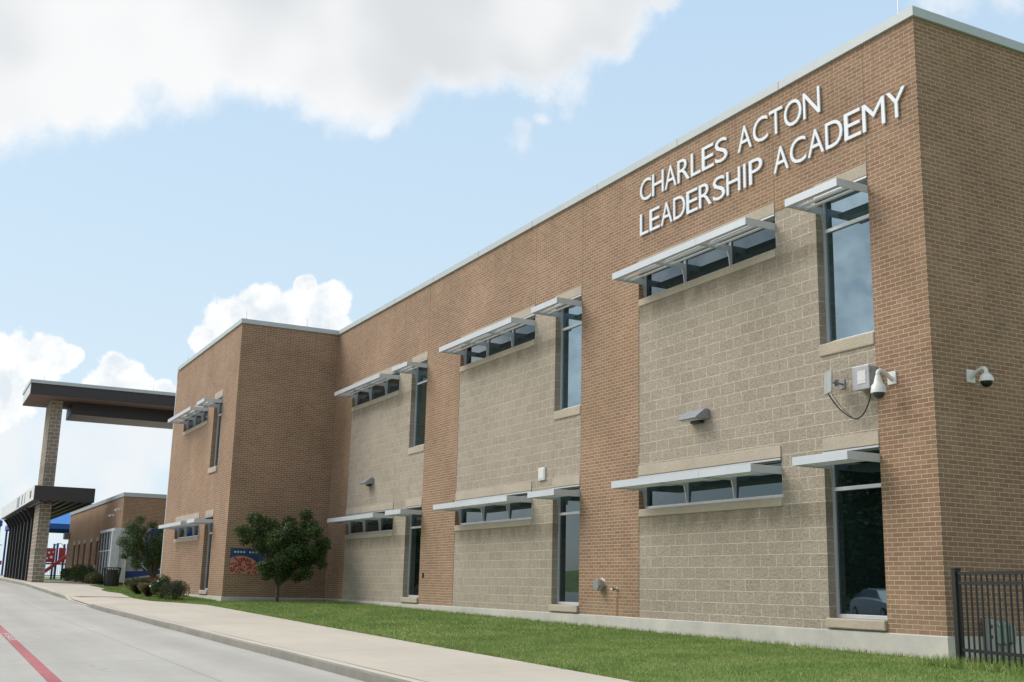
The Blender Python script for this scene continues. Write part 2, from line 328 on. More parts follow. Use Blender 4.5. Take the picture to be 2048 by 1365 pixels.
# ------------------------------------------------------------------ mesh helpers
def tag(o, label=None, cat=None, group=None, kind=None):
    if label: o['label'] = label
    if cat: o['category'] = cat
    if group: o['group'] = group
    if kind: o['kind'] = kind
    return o
def thing(name, loc, label, cat, group=None):
    o = bpy.data.objects.new(name, None); COL.objects.link(o); o.location = loc; o.empty_display_size = .2
    return tag(o, label, cat, group)
def origin(o):
    v = Vector((0, 0, 0))
    while o is not None: v += Vector(o.location); o = o.parent
    return v
class MB:
    def __init__(s): s.v = []; s.f = []
    def add(s, vs, fs):
        n = len(s.v); s.v += [tuple(p) for p in vs]; s.f += [tuple(i+n for i in f) for f in fs]; return s
    def quad(s, a, b, c, d): return s.add([a, b, c, d], [(0, 1, 2, 3)])
    def box(s, x0, x1, y0, y1, z0, z1):
        if x0 > x1: x0, x1 = x1, x0
        if y0 > y1: y0, y1 = y1, y0
        if z0 > z1: z0, z1 = z1, z0
        return s.add([(x0,y0,z0),(x1,y0,z0),(x1,y1,z0),(x0,y1,z0),(x0,y0,z1),(x1,y0,z1),(x1,y1,z1),(x0,y1,z1)],
                     [(0,3,2,1),(4,5,6,7),(0,1,5,4),(1,2,6,5),(2,3,7,6),(3,0,4,7)])
    def prism(s, pts, d):                     # planar polygon pts (3d) extruded by vector d
        n = len(pts); a = [Vector(p) for p in pts]; d = Vector(d)
        nrm = Vector((0, 0, 0))
        for i in range(n): nrm += a[i].cross(a[(i+1) % n])
        if nrm.dot(d) > 0: a.reverse()
        b = [p + d for p in a]
        return s.add(a+b, [tuple(range(n)), tuple(range(2*n-1, n-1, -1))] + [(i, i+n, (i+1) % n+n, (i+1) % n)[::-1][::-1] for i in range(n)])
    def tube(s, path, r, seg=8, cap=True):
        path = [Vector(p) for p in path]; n = len(path); rs = r if isinstance(r, (list, tuple)) else [r]*n
        rings = []; prev = None
        for i, p in enumerate(path):
            t = (path[min(i+1, n-1)] - path[max(i-1, 0)]).normalized()
            ref = prev if prev is not None else (Vector((1, 0, 0)) if abs(t.z) > .9 else Vector((0, 0, 1)))
            a = (ref - t*ref.dot(t)).normalized(); b = t.cross(a); prev = a
            rings.append([p + (a*math.cos(q) + b*math.sin(q))*rs[i] for q in [2*math.pi*k/seg for k in range(seg)]])
        vs = [q for r_ in rings for q in r_]; fs = []
        for i in range(n-1):
            for k in range(seg): fs.append((i*seg+k, i*seg+(k+1) % seg, (i+1)*seg+(k+1) % seg, (i+1)*seg+k))
        if cap: fs += [tuple(range(seg))[::-1], tuple((n-1)*seg+k for k in range(seg))]
        return s.add(vs, fs)
    def lathe(s, c, axis, prof, seg=24):      # prof: list of (dist along axis, radius)
        ax = Vector(axis).normalized(); ref = Vector((0, 0, 1)) if abs(ax.z) < .9 else Vector((1, 0, 0))
        a = (ref - ax*ref.dot(ax)).normalized(); b = ax.cross(a); c = Vector(c); vs = []; fs = []
        for d, r in prof:
            for k in range(seg):
                q = 2*math.pi*k/seg; vs.append(c + ax*d + (a*math.cos(q)+b*math.sin(q))*max(r, 1e-4))
        for i in range(len(prof)-1):
            for k in range(seg): fs.append((i*seg+k, i*seg+(k+1) % seg, (i+1)*seg+(k+1) % seg, (i+1)*seg+k))
        fs += [tuple(range(seg))[::-1], tuple((len(prof)-1)*seg+k for k in range(seg))]
        return s.add(vs, fs)
    def build(s, name, mat, parent=None, smooth=False, bevel=0, loc=None, recalc=False):
        base = origin(parent) if parent is not None else Vector(loc or (0, 0, 0))
        me = bpy.data.meshes.new(name)
        me.from_pydata([tuple(Vector(p)-base) for p in s.v], [], s.f)
        me.update()
        if recalc:
            import bmesh
            bm = bmesh.new(); bm.from_mesh(me); bmesh.ops.recalc_face_normals(bm, faces=bm.faces); bm.to_mesh(me); bm.free()
        uvl = me.uv_layers.new(name='UVMap')
        nl = len(me.loops); li = np.empty(nl, np.int32); me.loops.foreach_get('vertex_index', li)
        co = np.array(s.v, dtype=np.float64).reshape(-1, 3)[li]
        nrm = np.empty(len(me.polygons)*3); me.polygons.foreach_get('normal', nrm); nrm = np.abs(nrm.reshape(-1, 3))
        lt = np.empty(len(me.polygons), np.int32); me.polygons.foreach_get('loop_total', lt)
        ax = np.repeat(np.argmax(nrm, axis=1), lt)
        uv = np.where((ax == 0)[:, None], co[:, [1, 2]], np.where((ax == 1)[:, None], co[:, [0, 2]], co[:, [0, 1]]))
        uvl.data.foreach_set('uv', uv.astype(np.float32).ravel())
        me.materials.append(mat)
        if smooth: me.polygons.foreach_set('use_smooth', [True]*len(me.polygons))
        o = bpy.data.objects.new(name, me); COL.objects.link(o)
        if parent is not None: o.parent = parent
        else: o.location = base
        if bevel:
            b = o.modifiers.new('bevel', 'BEVEL'); b.width = bevel; b.segments = 2; b.limit_method = 'ANGLE'; b.angle_limit = .7
        if smooth:
            try: me.set_sharp_from_angle(angle=math.radians(40))
            except Exception: pass
        return o
def copy_tree(o, parent=None, delta=None):
    kids = [c_ for c_ in COL.objects if c_.parent == o]
    c_ = o.copy(); COL.objects.link(c_); c_.parent = parent
    if delta is not None: c_.location = Vector(o.location) + Vector(delta)
    for k in kids: copy_tree(k, c_)
    return c_

# ------------------------------------------------------------------ terrain heights
def zg(x, y):
    t = min(max((-x-25)/25, 0), 1); cc = .03*(1-t)
    xx = min(max(x, -90), 30)
    return -.30 - .0093*xx + cc*max(min(y, 1), -14)
def lawnz(x, y):
    b = .02*min(max((-x-15)/10, 0), 1)*min(max((y+5.2)/1.5, 0), 1)*min(max(-y/1.5, 0), 1)
    return zg(x, y) + b
def interp(pts, x): return float(np.interp(x, [p[0] for p in pts], [p[1] for p in pts]))
def strip(xs, ylo, yhi, zf, ny, off=0):
    mb = MB(); vs = []; fs = []
    for x in xs:
        a, b = ylo(x), yhi(x)
        for j in range(ny+1):
            y = a+(b-a)*j/ny; vs.append((x, y, zf(x, y)+off))
    for i in range(len(xs)-1):
        for j in range(ny):
            k = i*(ny+1)+j; fs.append((k, k+ny+1, k+ny+2, k+1))
    return mb.add(vs, fs)
# big ground sheet
xs = [-3000, -1500, -700, -350, -200] + list(range(-140, 41, 4)) + [80, 200, 500, 1500, 3000]
ys = [-3000, -1500, -600, -300, -150, -90, -60, -45] + list(range(-36, 13, 3)) + [20, 40, 80, 150, 400, 1000, 3000]
vs = [(x, y, zg(x, y) - .24) for x in xs for y in ys]
fs = [(i*len(ys)+j, (i+1)*len(ys)+j, (i+1)*len(ys)+j+1, i*len(ys)+j+1) for i in range(len(xs)-1) for j in range(len(ys)-1)]
tag(MB().add(vs, fs).build('ground', TURF), kind='structure')
CURBY = -7.65
X_ = lambda a, b, st: [a + (b-a)*i/max(1, round((b-a)/st)) for i in range(max(1, round((b-a)/st))+1)]
tag(strip(X_(-130, 45, 2.5), lambda x: -34, lambda x: CURBY+.02, lambda x, y: zg(x, y)-.125, 8).build('road', ROADM), kind='structure')
# ramp (dropped kerb) between x = -33 and -26.5
def drop(x):
    if x < -33.4 or x > -26.3: return 0.0
    if x < -32.2: return (x+33.4)/1.2
    if x > -27.5: return (-26.3-x)/1.2
    return 1.0
WALK = [(-62, -1.2), (-55, -1.2), (-52, -3.2), (-48.3, -4.9), (-42, -5.0), (-40, -5.45), (-37.5, -5.55), (-35.5, -5.35), (-33, -5.55), (-30, -5.76), (-27.6, -5.62), (-25.6, -4.95), (-24, -4.62), (-20.9, -4.72), (-11.6, -5.08), (-5.8, -5.28), (-2.7, -5.34), (.6, -5.46), (12, -5.6), (40, -5.6)]
def walkedge(x): return interp(WALK, x)
def walkz(x, y):
    k = min(max((y-CURBY)/1.0, 0), 1)
    return zg(x, y) - .11*drop(x)*(1-k)
tag(strip(X_(-62, 40, .5), lambda x: CURBY+.16, walkedge, walkz, 6).build('sidewalk', WALKM), kind='structure')
# plaza in front of the low building
tag(strip(X_(-100, -62, 2), lambda x: CURBY+.16, lambda x: -1.2 if x > -64 else -5.2, zg, 4).build('plaza_pavement', WALKM), kind='structure')
# kerb: rounded section
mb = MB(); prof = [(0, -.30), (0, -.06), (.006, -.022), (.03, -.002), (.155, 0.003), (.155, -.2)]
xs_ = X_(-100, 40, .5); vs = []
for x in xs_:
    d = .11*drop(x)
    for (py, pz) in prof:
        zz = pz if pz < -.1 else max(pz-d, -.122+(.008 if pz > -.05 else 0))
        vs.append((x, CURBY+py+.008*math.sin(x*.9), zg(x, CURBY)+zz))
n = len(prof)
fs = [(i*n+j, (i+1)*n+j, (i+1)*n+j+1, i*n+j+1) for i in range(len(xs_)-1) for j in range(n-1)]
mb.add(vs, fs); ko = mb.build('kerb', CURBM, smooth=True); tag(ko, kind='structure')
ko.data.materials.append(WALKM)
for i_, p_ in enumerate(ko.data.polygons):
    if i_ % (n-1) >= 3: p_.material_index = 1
# tactile/brick band across the walk at the ramp
mb = strip(X_(-32.9, -30.6, .5), lambda x: -7.4 + (x+32.9)*.65, lambda x: -7.1+(x+32.9)*.65, lambda x, y: walkz(x, y), 2, .006)
tag(mb.build('brick_band', plain('band_brick', (0.24, 0.13, 0.10), .9)), kind='structure')
# red fire lane stripe + letters
mb = strip(X_(-110, 30, 1), lambda x: -10.93-.075-.012*(x+8), lambda x: -10.93+.085-.012*(x+8), lambda x, y: zg(x, y)-.125, 1, .005)
tag(mb.build('fire_lane_stripe', STRIPE), kind='structure')
def textmesh(txt, size=1.0, extrude=0.0, offset=0.0):
    cu = bpy.data.curves.new('txt', 'FONT'); cu.body = txt; cu.size = size; cu.extrude = extrude; cu.offset = offset; cu.resolution_u = 4
    ob = bpy.data.objects.new('txt', cu); COL.objects.link(ob)
    dg = bpy.context.evaluated_depsgraph_get()
    me = bpy.data.meshes.new_from_object(ob.evaluated_get(dg))
    vs = [tuple(v.co) for v in me.vertices]; fs = [tuple(p.vertices) for p in me.polygons]
    bpy.data.objects.remove(ob); bpy.data.curves.remove(cu); bpy.data.meshes.remove(me)
    return vs, fs
mb = MB(); vs, fs = textmesh('FIRE', 1.0)
mxx = max(v[0] for v in vs); mxy = max(v[1] for v in vs)
mb.add([(-13.9+v[0]/mxx*2.4, -10.93-.05-.012*(-4.7)+v[1]/mxy*.11, 0) for v in vs], fs)
mb.v = [(a, b, zg(a, b)-.125+.010) for a, b, _ in mb.v]
tag(mb.build('fire_lane_lettering', WPAINT), kind='structure')
mb = strip([-46.2, -46.0], lambda x: -30, lambda x: -7.75, lambda x, y: zg(x, y)-.125, 12, .005)
tag(mb.build('road_line', WPAINT), kind='structure')

# lawns (soil-level turf sheets) and blades
def lawn_hi(x):
    if x > 0.02: return 9.0
    if x > -26.84: return -.0
    if x > -37.55: return -3.5
    return -3.0
LX = X_(-48.2, -37.6, .5) + X_(-37.55, -26.86, .5) + X_(-26.84, 0.0, .5) + X_(0.03, 40, 1.5)
def mx(x): return min(max(walkedge(x), -7), 0)
tag(strip(LX, walkedge, lawn_hi, lawnz, 8, -.03).build('lawn', TURF), kind='structure')
def blades(name, n, xr, yr_lo, yr_hi, zf, hmin, hmax, wd, off=-.03):
    x = RNG.uniform(*xr, n); lo_ = np.array([yr_lo(a) for a in x]); hi_ = np.array([yr_hi(a) for a in x])
    y = lo_ + (hi_-lo_)*RNG.random(n)
    z = np.array([zf(a, b) for a, b in zip(x, y)]) + off
    th = RNG.uniform(0, 2*np.pi, n); h = RNG.uniform(hmin, hmax, n); wv = wd*RNG.uniform(.6, 1.3, n); ln = RNG.normal(0, .4, (n, 2))*h[:, None]
    P = np.empty((n, 3, 3)); dx = np.cos(th)*wv; dy = np.sin(th)*wv
    P[:, 0] = np.stack([x-dx, y-dy, z], 1); P[:, 1] = np.stack([x+dx, y+dy, z], 1); P[:, 2] = np.stack([x+ln[:, 0], y+ln[:, 1], z+h], 1)
    me = bpy.data.meshes.new(name); me.vertices.add(3*n); me.vertices.foreach_set('co', P.ravel())
    me.loops.add(3*n); me.loops.foreach_set('vertex_index', np.arange(3*n, dtype=np.int32))
    me.polygons.add(n); me.polygons.foreach_set('loop_start', np.arange(0, 3*n, 3, dtype=np.int32)); me.polygons.foreach_set('loop_total', np.full(n, 3, np.int32))
    me.update(calc_edges=True); me.materials.append(BLADE)
    return me
def joinblades(parts):
    import bmesh
    bm = bmesh.new()
    for m_ in parts: bm.from_mesh(m_)
    me = bpy.data.meshes.new('grass'); bm.to_mesh(me); bm.free(); me.materials.append(BLADE); return me
ed = lambda x: walkedge(x) + .03*math.sin(x*7)+.02*math.sin(x*19)
parts = [blades('g', 190000, (-8, 3.5), ed, lambda x: -.03 if x < 0 else 1.5, lawnz, .016, .036, .0038),
         blades('g', 95000, (-26.8, -8), ed, lambda x: -.03, lawnz, .018, .04, .007),
         blades('g', 24000, (-37.4, -26.9), ed, lambda x: -3.56, lawnz, .03, .055, .011),
         blades('g', 12000, (-48, -37.6), ed, lambda x: -3.2, lawnz, .03, .08, .014),
         blades('g', 5000, (-26.8, 3.2), ed, lambda x: ed(x)+.12, lawnz, .06, .11, .006),
         blades('g', 3500, (-26.8, 0), lambda x: -.10, lambda x: -.035, lawnz, .05, .10, .005),
         blades('g', 2500, (0.2, 3.0), lambda x: -.9, lambda x: -.1, lawnz, .08, .17, .006)]
go = bpy.data.objects.new('grass', joinblades(parts)); COL.objects.link(go); tag(go, 'short green lawn grass between sidewalk and brick school wall', 'grass', kind='stuff')

# ------------------------------------------------------------------ the school
PER = 8.7543
X1, X2, X7, X9, YP = -1.083, -7.55, -26.861, -37.617, -3.5025
R1, T1 = -3.291, -2.285
ZT, ZC = 9.24, 9.39
ZP = 7.045
YB = 26.0
LOW = (2.083, 2.743); UP = (6.372, 7.01)
TLO = (.172, 2.743); TUP = (4.478, 7.01)
school = thing('school_building', (-18, 0, 0), 'long two-storey tan brick school building with grey block panels and metal sunshades over its windows', 'building')
def wallgrid(mb, y, x0, x1, z0, z1, holes, depth=.17, sides='lrtb', ny=-1):
    bx = sorted({x0, x1} | {h[0] for h in holes} | {h[1] for h in holes}); bz = sorted({z0, z1} | {h[2] for h in holes} | {h[3] for h in holes})
    for i in range(len(bx)-1):
        for j in range(len(bz)-1):
            cx, cz = (bx[i]+bx[i+1])/2, (bz[j]+bz[j+1])/2
            if any(h[0] < cx < h[1] and h[2] < cz < h[3] for h in holes): continue
            mb.quad((bx[i], y, bz[j]), (bx[i+1], y, bz[j]), (bx[i+1], y, bz[j+1]), (bx[i], y, bz[j+1]))
    for h in holes:
        a, b, c_, d, s_ = (*h[:4], h[4] if len(h) > 4 else sides); yb = y+depth
        if 'l' in s_: mb.quad((a, yb, c_), (a, y, c_), (a, y, d), (a, yb, d))
        if 'r' in s_: mb.quad((b, y, c_), (b, yb, c_), (b, yb, d), (b, y, d))
        if 't' in s_: mb.quad((a, y, d), (b, y, d), (b, yb, d), (a, yb, d))
        if 'b' in s_: mb.quad((a, yb, c_), (b, yb, c_), (b, y, c_), (a, y, c_))
# main front wall with a hole for each block panel
mb = MB(); holes = []
for k in range(3): holes.append((X2-k*PER, X1-k*PER, 0, ZP, 'lr'))
# the ribbon + tall window heads rise into the brick above the block? (heads are below ZP) -> no extra holes
wallgrid(mb, 0, X7, 0, 0, ZT, holes)
# end wall, back, far side, wing
mb.quad((0, 0, 0), (0, YB, 0), (0, YB, ZT), (0, 0, ZT))
mb.quad((0, YB, 0), (X9, YB, 0), (X9, YB, ZT), (0, YB, ZT))
mb.build('wall', BRICK, school)
mb = MB()
WR, WT = (-35.52, -31.26), (-30.20, -28.98)
wallgrid(mb, YP, X9, X7, 0, ZT, [(WR[0], WR[1], LOW[0], LOW[1]), (WT[0], WT[1], TLO[0], TLO[1]), (WR[0], WR[1], UP[0], UP[1]), (WT[0], WT[1], TUP[0], TUP[1])])
mb.quad((X7, YP, 0), (X7, 0, 0), (X7, 0, ZT), (X7, YP, ZT))
mb.quad((X9, YB, 0), (X9, YP, 0), (X9, YP, ZT), (X9, YB, ZT))
mb.build('wing_wall', BRICK, school)
# hidden link block the high canopy ties back to
mb = MB(); mb.quad((-57, 5, 0), (X9, 5, 0), (X9, 5, 10.3), (-57, 5, 10.3)); mb.quad((-57, 14, 0), (-57, 5, 0), (-57, 5, 10.3), (-57, 14, 10.3)); mb.quad((X9, 14, 0), (-57, 14, 0), (-57, 14, 10.3), (X9, 14, 10.3))
mb.quad((-57, 5, 10.3), (X9, 5, 10.3), (X9, 14, 10.3), (-57, 14, 10.3)); mb.quad((X9, 5, 9.2), (X9, 14, 9.2), (X9, 14, 10.3), (X9, 5, 10.3)); mb.build('link_wall', BRICK, school)
# roof
mb = MB(); mb.quad((X9+.2, .2, 9.05), (-.2, .2, 9.05), (-.2, YB-.2, 9.05), (X9+.2, YB-.2, 9.05)); mb.quad((X9+.2, YP+.2, 9.05), (X7-.2, YP+.2, 9.05), (X7-.2, .2, 9.05), (X9+.2, .2, 9.05)); mb.build('roof', ROOF, school)
# foundation
mb = MB(); fo = .025; FB = -.75
mb.quad((X7+fo, -fo, FB), (fo, -fo, FB), (fo, -fo, -.012), (X7+fo, -fo, -.012)); mb.quad((X7+fo, -fo, -.012), (fo, -fo, -.012), (fo-.012, .0, 0), (X7+fo, .0, 0))
mb.quad((fo, -fo, FB), (fo, YB, FB), (fo, YB, -.012), (fo, -fo, -.012)); mb.quad((fo, -fo, -.012), (fo, YB, -.012), (0, YB, 0), (0, 0, 0))
mb.quad((X9-fo, YP-fo, FB), (X7+fo, YP-fo, FB), (X7+fo, YP-fo, -.012), (X9-fo, YP-fo, -.012)); mb.quad((X9-fo, YP-fo, -.012), (X7+fo, YP-fo, -.012), (X7, YP, 0), (X9, YP, 0))
mb.quad((X7+fo, YP-fo, FB), (X7+fo, -fo, FB), (X7+fo, -fo, -.012), (X7+fo, YP-fo, -.012)); mb.quad((X7+fo, YP-fo, -.012), (X7+fo, -fo, -.012), (X7, 0, 0), (X7, YP, 0))
mb.quad((X9-fo, YB, FB), (X9-fo, YP-fo, FB), (X9-fo, YP-fo, -.012), (X9-fo, YB, -.012)); mb.quad((X9-fo, YB, -.012), (X9-fo, YP-fo, -.012), (X9, YP, 0), (X9, YB, 0))
mb.build('foundation', FOUND, school)
# coping
def coping(mb, path, z0, z1, out=.05, inn=.25):
    n = len(path)
    def off(i, d):
        p = Vector(path[i]); e = []
        if i > 0: e.append((Vector(path[i])-Vector(path[i-1])).normalized())
        if i < n-1: e.append((Vector(path[i+1])-Vector(path[i])).normalized())
        ns = [Vector((q.y, -q.x)) for q in e]
        if len(ns) == 1: return p+ns[0]*d
        m = (ns[0]+ns[1]); m = m/m.length; return p + m*(d/m.dot(ns[0]))
    for i in range(n-1):
        a0, a1, b0, b1 = off(i, out), off(i+1, out), off(i, -inn), off(i+1, -inn)
        A = lambda p, z: (p.x, p.y, z)
        mb.quad(A(a0, z0), A(a1, z0), A(a1, z1), A(a0, z1)); mb.quad(A(a0, z1), A(a1, z1), A(b1, z1-.01), A(b0, z1-.01))
        mb.quad(A(b0, z1-.01), A(b1, z1-.01), A(b1, z0), A(b0, z0)); mb.quad(A(a0, z0), A(off(i, 0), z0), A(off(i+1, 0), z0), A(a1, z0))
mb = MB(); coping(mb, [(X9, YB), (X9, YP), (X7, YP), (X7, 0), (0, 0), (0, YB)], 9.235, ZC); mb.build('coping', COPING, school)
for x in np.arange(-3.05, -26, -3.05): mb = MB(); mb.box(x-.004, x+.004, -.0525, -.04, 9.24, 9.388); mb.build('coping_joint', JOINT, school)
# control joints in the brick: vertical sealant lines over the panel corners
mb = MB()
for k in range(3):
    for x in (X1-k*PER, R1-k*PER):
        mb = MB(); mb.box(x-.006, x+.006, -.002, .01, 7.22, 9.22); mb.build('control_joint', JOINT, school)
mb = MB(); mb.box(-29.59-.008, -29.59+.008, YP-.002, YP+.01, 2.96, 4.27); mb.build('control_joint', JOINTW, school)

def window(x0, x1, z0, z1, y, mull=(), trans=(), gl=GLASS):
    fw = .05; mb = MB(); ya, yb = y, y+.06
    mb.box(x0, x0+fw, ya, yb, z0, z1); mb.box(x1-fw, x1, ya, yb, z0, z1)
    mb.box(x0+fw, x1-fw, ya, yb, z0, z0+fw+.012); mb.box(x0+fw, x1-fw, ya, yb, z1-fw, z1)
    xs = [x0+fw]+sum([[m-.027, m+.027] for m in mull], [])+[x1-fw]
    for m in mull: mb.box(m-.027, m+.027, ya, yb, z0+fw+.012, z1-fw)
    for q in trans: mb.box(x0+fw, x1-fw, ya, yb, q-.03, q+.03)
    wo_ = mb.build('window', ALU, school, bevel=.004)
    zs = [z0+fw+.012]+sum([[q-.03, q+.03] for q in trans], [])+[z1-fw]
    for i in range(0, len(xs), 2):
        for j in range(0, len(zs), 2):
            t = random.uniform(-.004, .004); t2 = random.uniform(-.003, .003)
            p = MB(); a, b, c_, d = xs[i], xs[i+1], zs[j], zs[j+1]; yy = y+.035
            V = [(a, yy+t, c_), (b, yy-t, c_), (b, yy-t+t2, d), (a, yy+t+t2, d)]
            p.prism(V, (0, .008, 0)); p.build('pane', gl, wo_)
    return wo_
def sunshade(x0, x1, y, z0, mull, wy):
    """metal shade: front channel, end arms, blades; wy = face of the window frame"""
    D, H = .65, .13; yf = y-D; n = len(mull)+1; ed_ = [x0]+list(mull)+[x1]
    mb = MB()
    for i in range(n):
        a = ed_[i]+(.002 if i else 0); b = ed_[i+1]-(.002 if i < n-1 else 0)
        mb.box(a, b, yf, yf+.03, z0, z0+H); mb.box(a, b, yf+.03, yf+.045, z0, z0+.012)
    for x in (x0+.0, x1-.02): mb.box(x, x+.02, yf+.03, wy-.002, z0, z0+H)
    for x in mull:
        mb.box(x-.010, x+.010, yf+.03, wy-.002, z0+.005, z0+H-.01)
    sh = mb.build('sunshade', SHADE, school, bevel=.003)
    # blades
    prof = [(-.068, 0), (-.058, .019), (-.030, .022), (.02, .013), (.066, 0), (.02, -.013), (-.030, -.021), (-.058, -.019)]
    for q in (.135, .295, .455):
        bm = MB(); a_ = math.radians(33); cy, cz = yf+q, z0+.052
        for i in range(n):
            a = ed_[i]+(.021 if i == 0 else .022); b = ed_[i+1]-.022
            pts = [(a, cy+u_*math.cos(a_)-v_*math.sin(a_), cz+u_*math.sin(a_)+v_*math.cos(a_)) for u_, v_ in prof]
            bm.prism(pts, (b-a, 0, 0))
        bm.build('shade_blade', SHADE, sh, recalc=True)
    # knee brackets down the mullions
    for x in [x0+.03]+list(mull):
        bm = MB(); pr = [(wy-.003, z0+.01), (wy-.065, z0+.004), (wy-.048, z0-.06), (wy-.03, z0-.13), (wy-.022, z0-.21), (wy-.012, z0-.29), (wy-.003, z0-.29)]
        bm.prism([(x-.011, a, b) for a, b in pr], (.022, 0, 0)); bm.build('bracket', ALU, sh, recalc=True)
    return sh
def stonebar(x0, x1, z0, z1, y, out=.014, name='lintel', back=.08, seg=3):
    mb = MB(); mb.box(x0, x1, y-out, y+back, z0, z1); mb.build(name, STONE, school, bevel=.008 if name == 'lintel' else .02)
def flashing(x0, x1, z, y):
    mb = MB(); mb.box(x0, x1, y-.02, y+.12, z-.042, z-.012); mb.build('head_flashing', ALU, school)
for k in range(3):
    o_ = -k*PER; x1_, x2_, r1_, t1_ = X1+o_, X2+o_, R1+o_, T1+o_
    mb = MB(); yb = .008
    wallgrid(mb, yb, x2_, x1_, 0, ZP, [(x2_, r1_, LOW[0], LOW[1], 'r'), (t1_, x1_, .02, TLO[1], 'l'), (x2_, r1_, UP[0], UP[1], 'r'), (t1_, x1_, TUP[0], TUP[1], 'l')])
    mb.build('block_panel', BLOCK, school)
    for (z0, z1), sz in ((LOW, 2.46), (UP, 6.703)):
        ml = (x2_+(r1_-x2_)/3, x2_+2*(r1_-x2_)/3)
        window(x2_, r1_, z0, z1, .13, ml); sunshade(x2_, r1_, 0, sz, ml, .13)
        stonebar(x2_, r1_, z1, z1+.203, 0); flashing(x2_, r1_-.002, z1, 0)
        stonebar(x2_+.002, r1_, z0-.153, z0, 0, .016, 'sill', .13)
    for (z0, z1), sz, tr in ((TLO, 2.47, 2.15), (TUP, 6.713, 6.41)):
        window(t1_, x1_, z0, z1, .15, (), (tr,), GLASS2 if z0 > 1 else GLASS3); sunshade(t1_, x1_, 0, sz, (), .15)
        stonebar(t1_, x1_-.002, z1, z1+.203, 0); flashing(t1_, x1_-.002, z1, 0)
        if z0 < 1: stonebar(t1_-.03, x1_-.004, .022, z0, 0, .05, 'sill', .15)
        else: stonebar(t1_-.0, x1_-.004, z0-.203, z0, 0, .02, 'sill', .15)
    # control joints in block
    for za, zb_ in ((0, 1.92), (2.96, 6.21)): mb = MB(); mb.box(r1_-.004, r1_+.004, .004, .02, za, zb_); mb.build('control_joint', JOINTW, school)
mb = MB(); mb.box(T1-PER-.012, T1-PER+.012, .003, .02, 2.95, 4.27); mb.build('control_joint', JOINTW, school)
for (z0, z1), sz in ((LOW, 2.46), (UP, 6.703)):
    ml = (WR[0]+(WR[1]-WR[0])/3, WR[0]+2*(WR[1]-WR[0])/3)
    window(*WR, z0, z1, YP+.13, ml); sunshade(*WR, YP, sz, ml, YP+.13)
    stonebar(*WR, z1, z1+.203, YP); flashing(*WR, z1, YP); stonebar(*WR, z0-.153, z0, YP, .016, 'sill', .13)
for (z0, z1), sz, tr in ((TLO, 2.47, 2.15), (TUP, 6.713, 6.41)):
    window(*WT, z0, z1, YP+.15, (), (tr,), GLASS2 if z0 > 1 else GLASS3); sunshade(*WT, YP, sz, (), YP+.15)
    stonebar(*WT, z1, z1+.203, YP); flashing(*WT, z1, YP); stonebar(WT[0]-.03, WT[1]+.01, z0-.203+(.06 if z0 < 1 else 0), z0, YP, .05, 'sill', .15)
# rust trail below the spigot
mb = MB(); mb.box(-8.36, -8.29, -.0025, .01, .002, .38)
mr, tr_, pr_ = newmat('rust_stain'); oo = tr_.node('ShaderNodeTexCoord').outputs['Object']
nf, _ = tr_.noise(oo, 14, 4, .6); tr_.put(pr_.inputs['Base Color'], tr_.mix(nf, (0.20, 0.105, 0.045), (0.30, 0.15, 0.06))); pr_.inputs['Roughness'].default_value = .95
mb.build('rust_stain', mr, school)
# downspout on the far corner of the wing
mb = MB(); mb.box(X9-.11, X9-.01, YP-.02, YP+.09, 0, 8.9); mb.box(X9-.13, X9+.0, YP-.04, YP+.10, 8.9, 9.2); mb.build('downspout', WHITEP, school)

# ------------------------------------------------------------------ sign letters
sign = thing('building_sign', (-4, -.04, 7.7), 'two lines of raised white capital letters on the brick wall just below the roof edge', 'sign')
def letters(txt, x0, x1, z0, z1, adv):
    # relative advances
    tot = sum(adv[c_] for c_ in txt); x = x0; sc = (x1-x0)/tot
    for c_ in txt:
        wd = adv[c_]*sc
        if c_ != ' ':
            vs, fs = textmesh(c_, 1.0, .016, -.004)
            ax, bx = min(v[0] for v in vs), max(v[0] for v in vs); ay, by = min(v[1] for v in vs), max(v[1] for v in vs)
            gap = .05*sc*.7
            if c_ == 'I': gap = wd/2-.032
            L = [(x+gap+(v[0]-ax)/(bx-ax)*(wd-2*gap), -.028 - v[2]*.8, z0+(v[1]-ay)/(by-ay)*(z1-z0)) for v in vs]
            m_ = MB().add(L, fs); m_.build('letter', LETTER, sign, recalc=True)
        x += wd
ADV = dict(zip('CHARLESTONDIPMY ', (.72, .72, .70, .71, .57, .66, .67, .63, .78, .72, .71, .34, .67, .84, .70, .42)))
letters('CHARLES ACTON', -7.47, -2.02, 8.44, 8.91, ADV)
letters('LEADERSHIP ACADEMY', -7.47, -.17, 7.715, 8.175, ADV)

# ------------------------------------------------------------------ small fittings
def sconce(x0, x1, z0, z1, label):
    t = thing('wall_light', ((x0+x1)/2, 0, z0), label, 'wall light', 'wedge wall lights on the block panels')
    mb = MB(); xa, xb = x0, x1; d0, d1 = .10, .30
    mb.prism([(xa, .006, z0), (xa, .006, z1), (xa, -d0, z1), (xa, -d1, z0+.03), (xa, -d1, z0)], (xb-xa, 0, 0)); mb.build('housing', GREYM, t, bevel=.008, recalc=True)
    mb = MB(); mb.box(xa+.08, xb-.08, -.24, -.08, z0-.008, z0-.001); mb.build('lens', WHITEP, t)
    mb = MB(); mb.box(xa+.15, xb-.15, -.12, -.02, z0-.06, z0-.0015); mb.build('sensor', BLACKM, t)
sconce(-5.80, -5.23, 3.62, 3.81, 'grey wedge-shaped wall light on the block panel nearest the corner of the school')
sconce(-23.1, -22.6, 3.62, 3.81, 'grey wedge-shaped wall light on the farthest block panel, near the brick wing')
t = thing('wall_plate', (-11.53, 0, 2.94), 'white rectangular louvered cover plate on the middle block panel, above the tall lower window', 'cover plate')
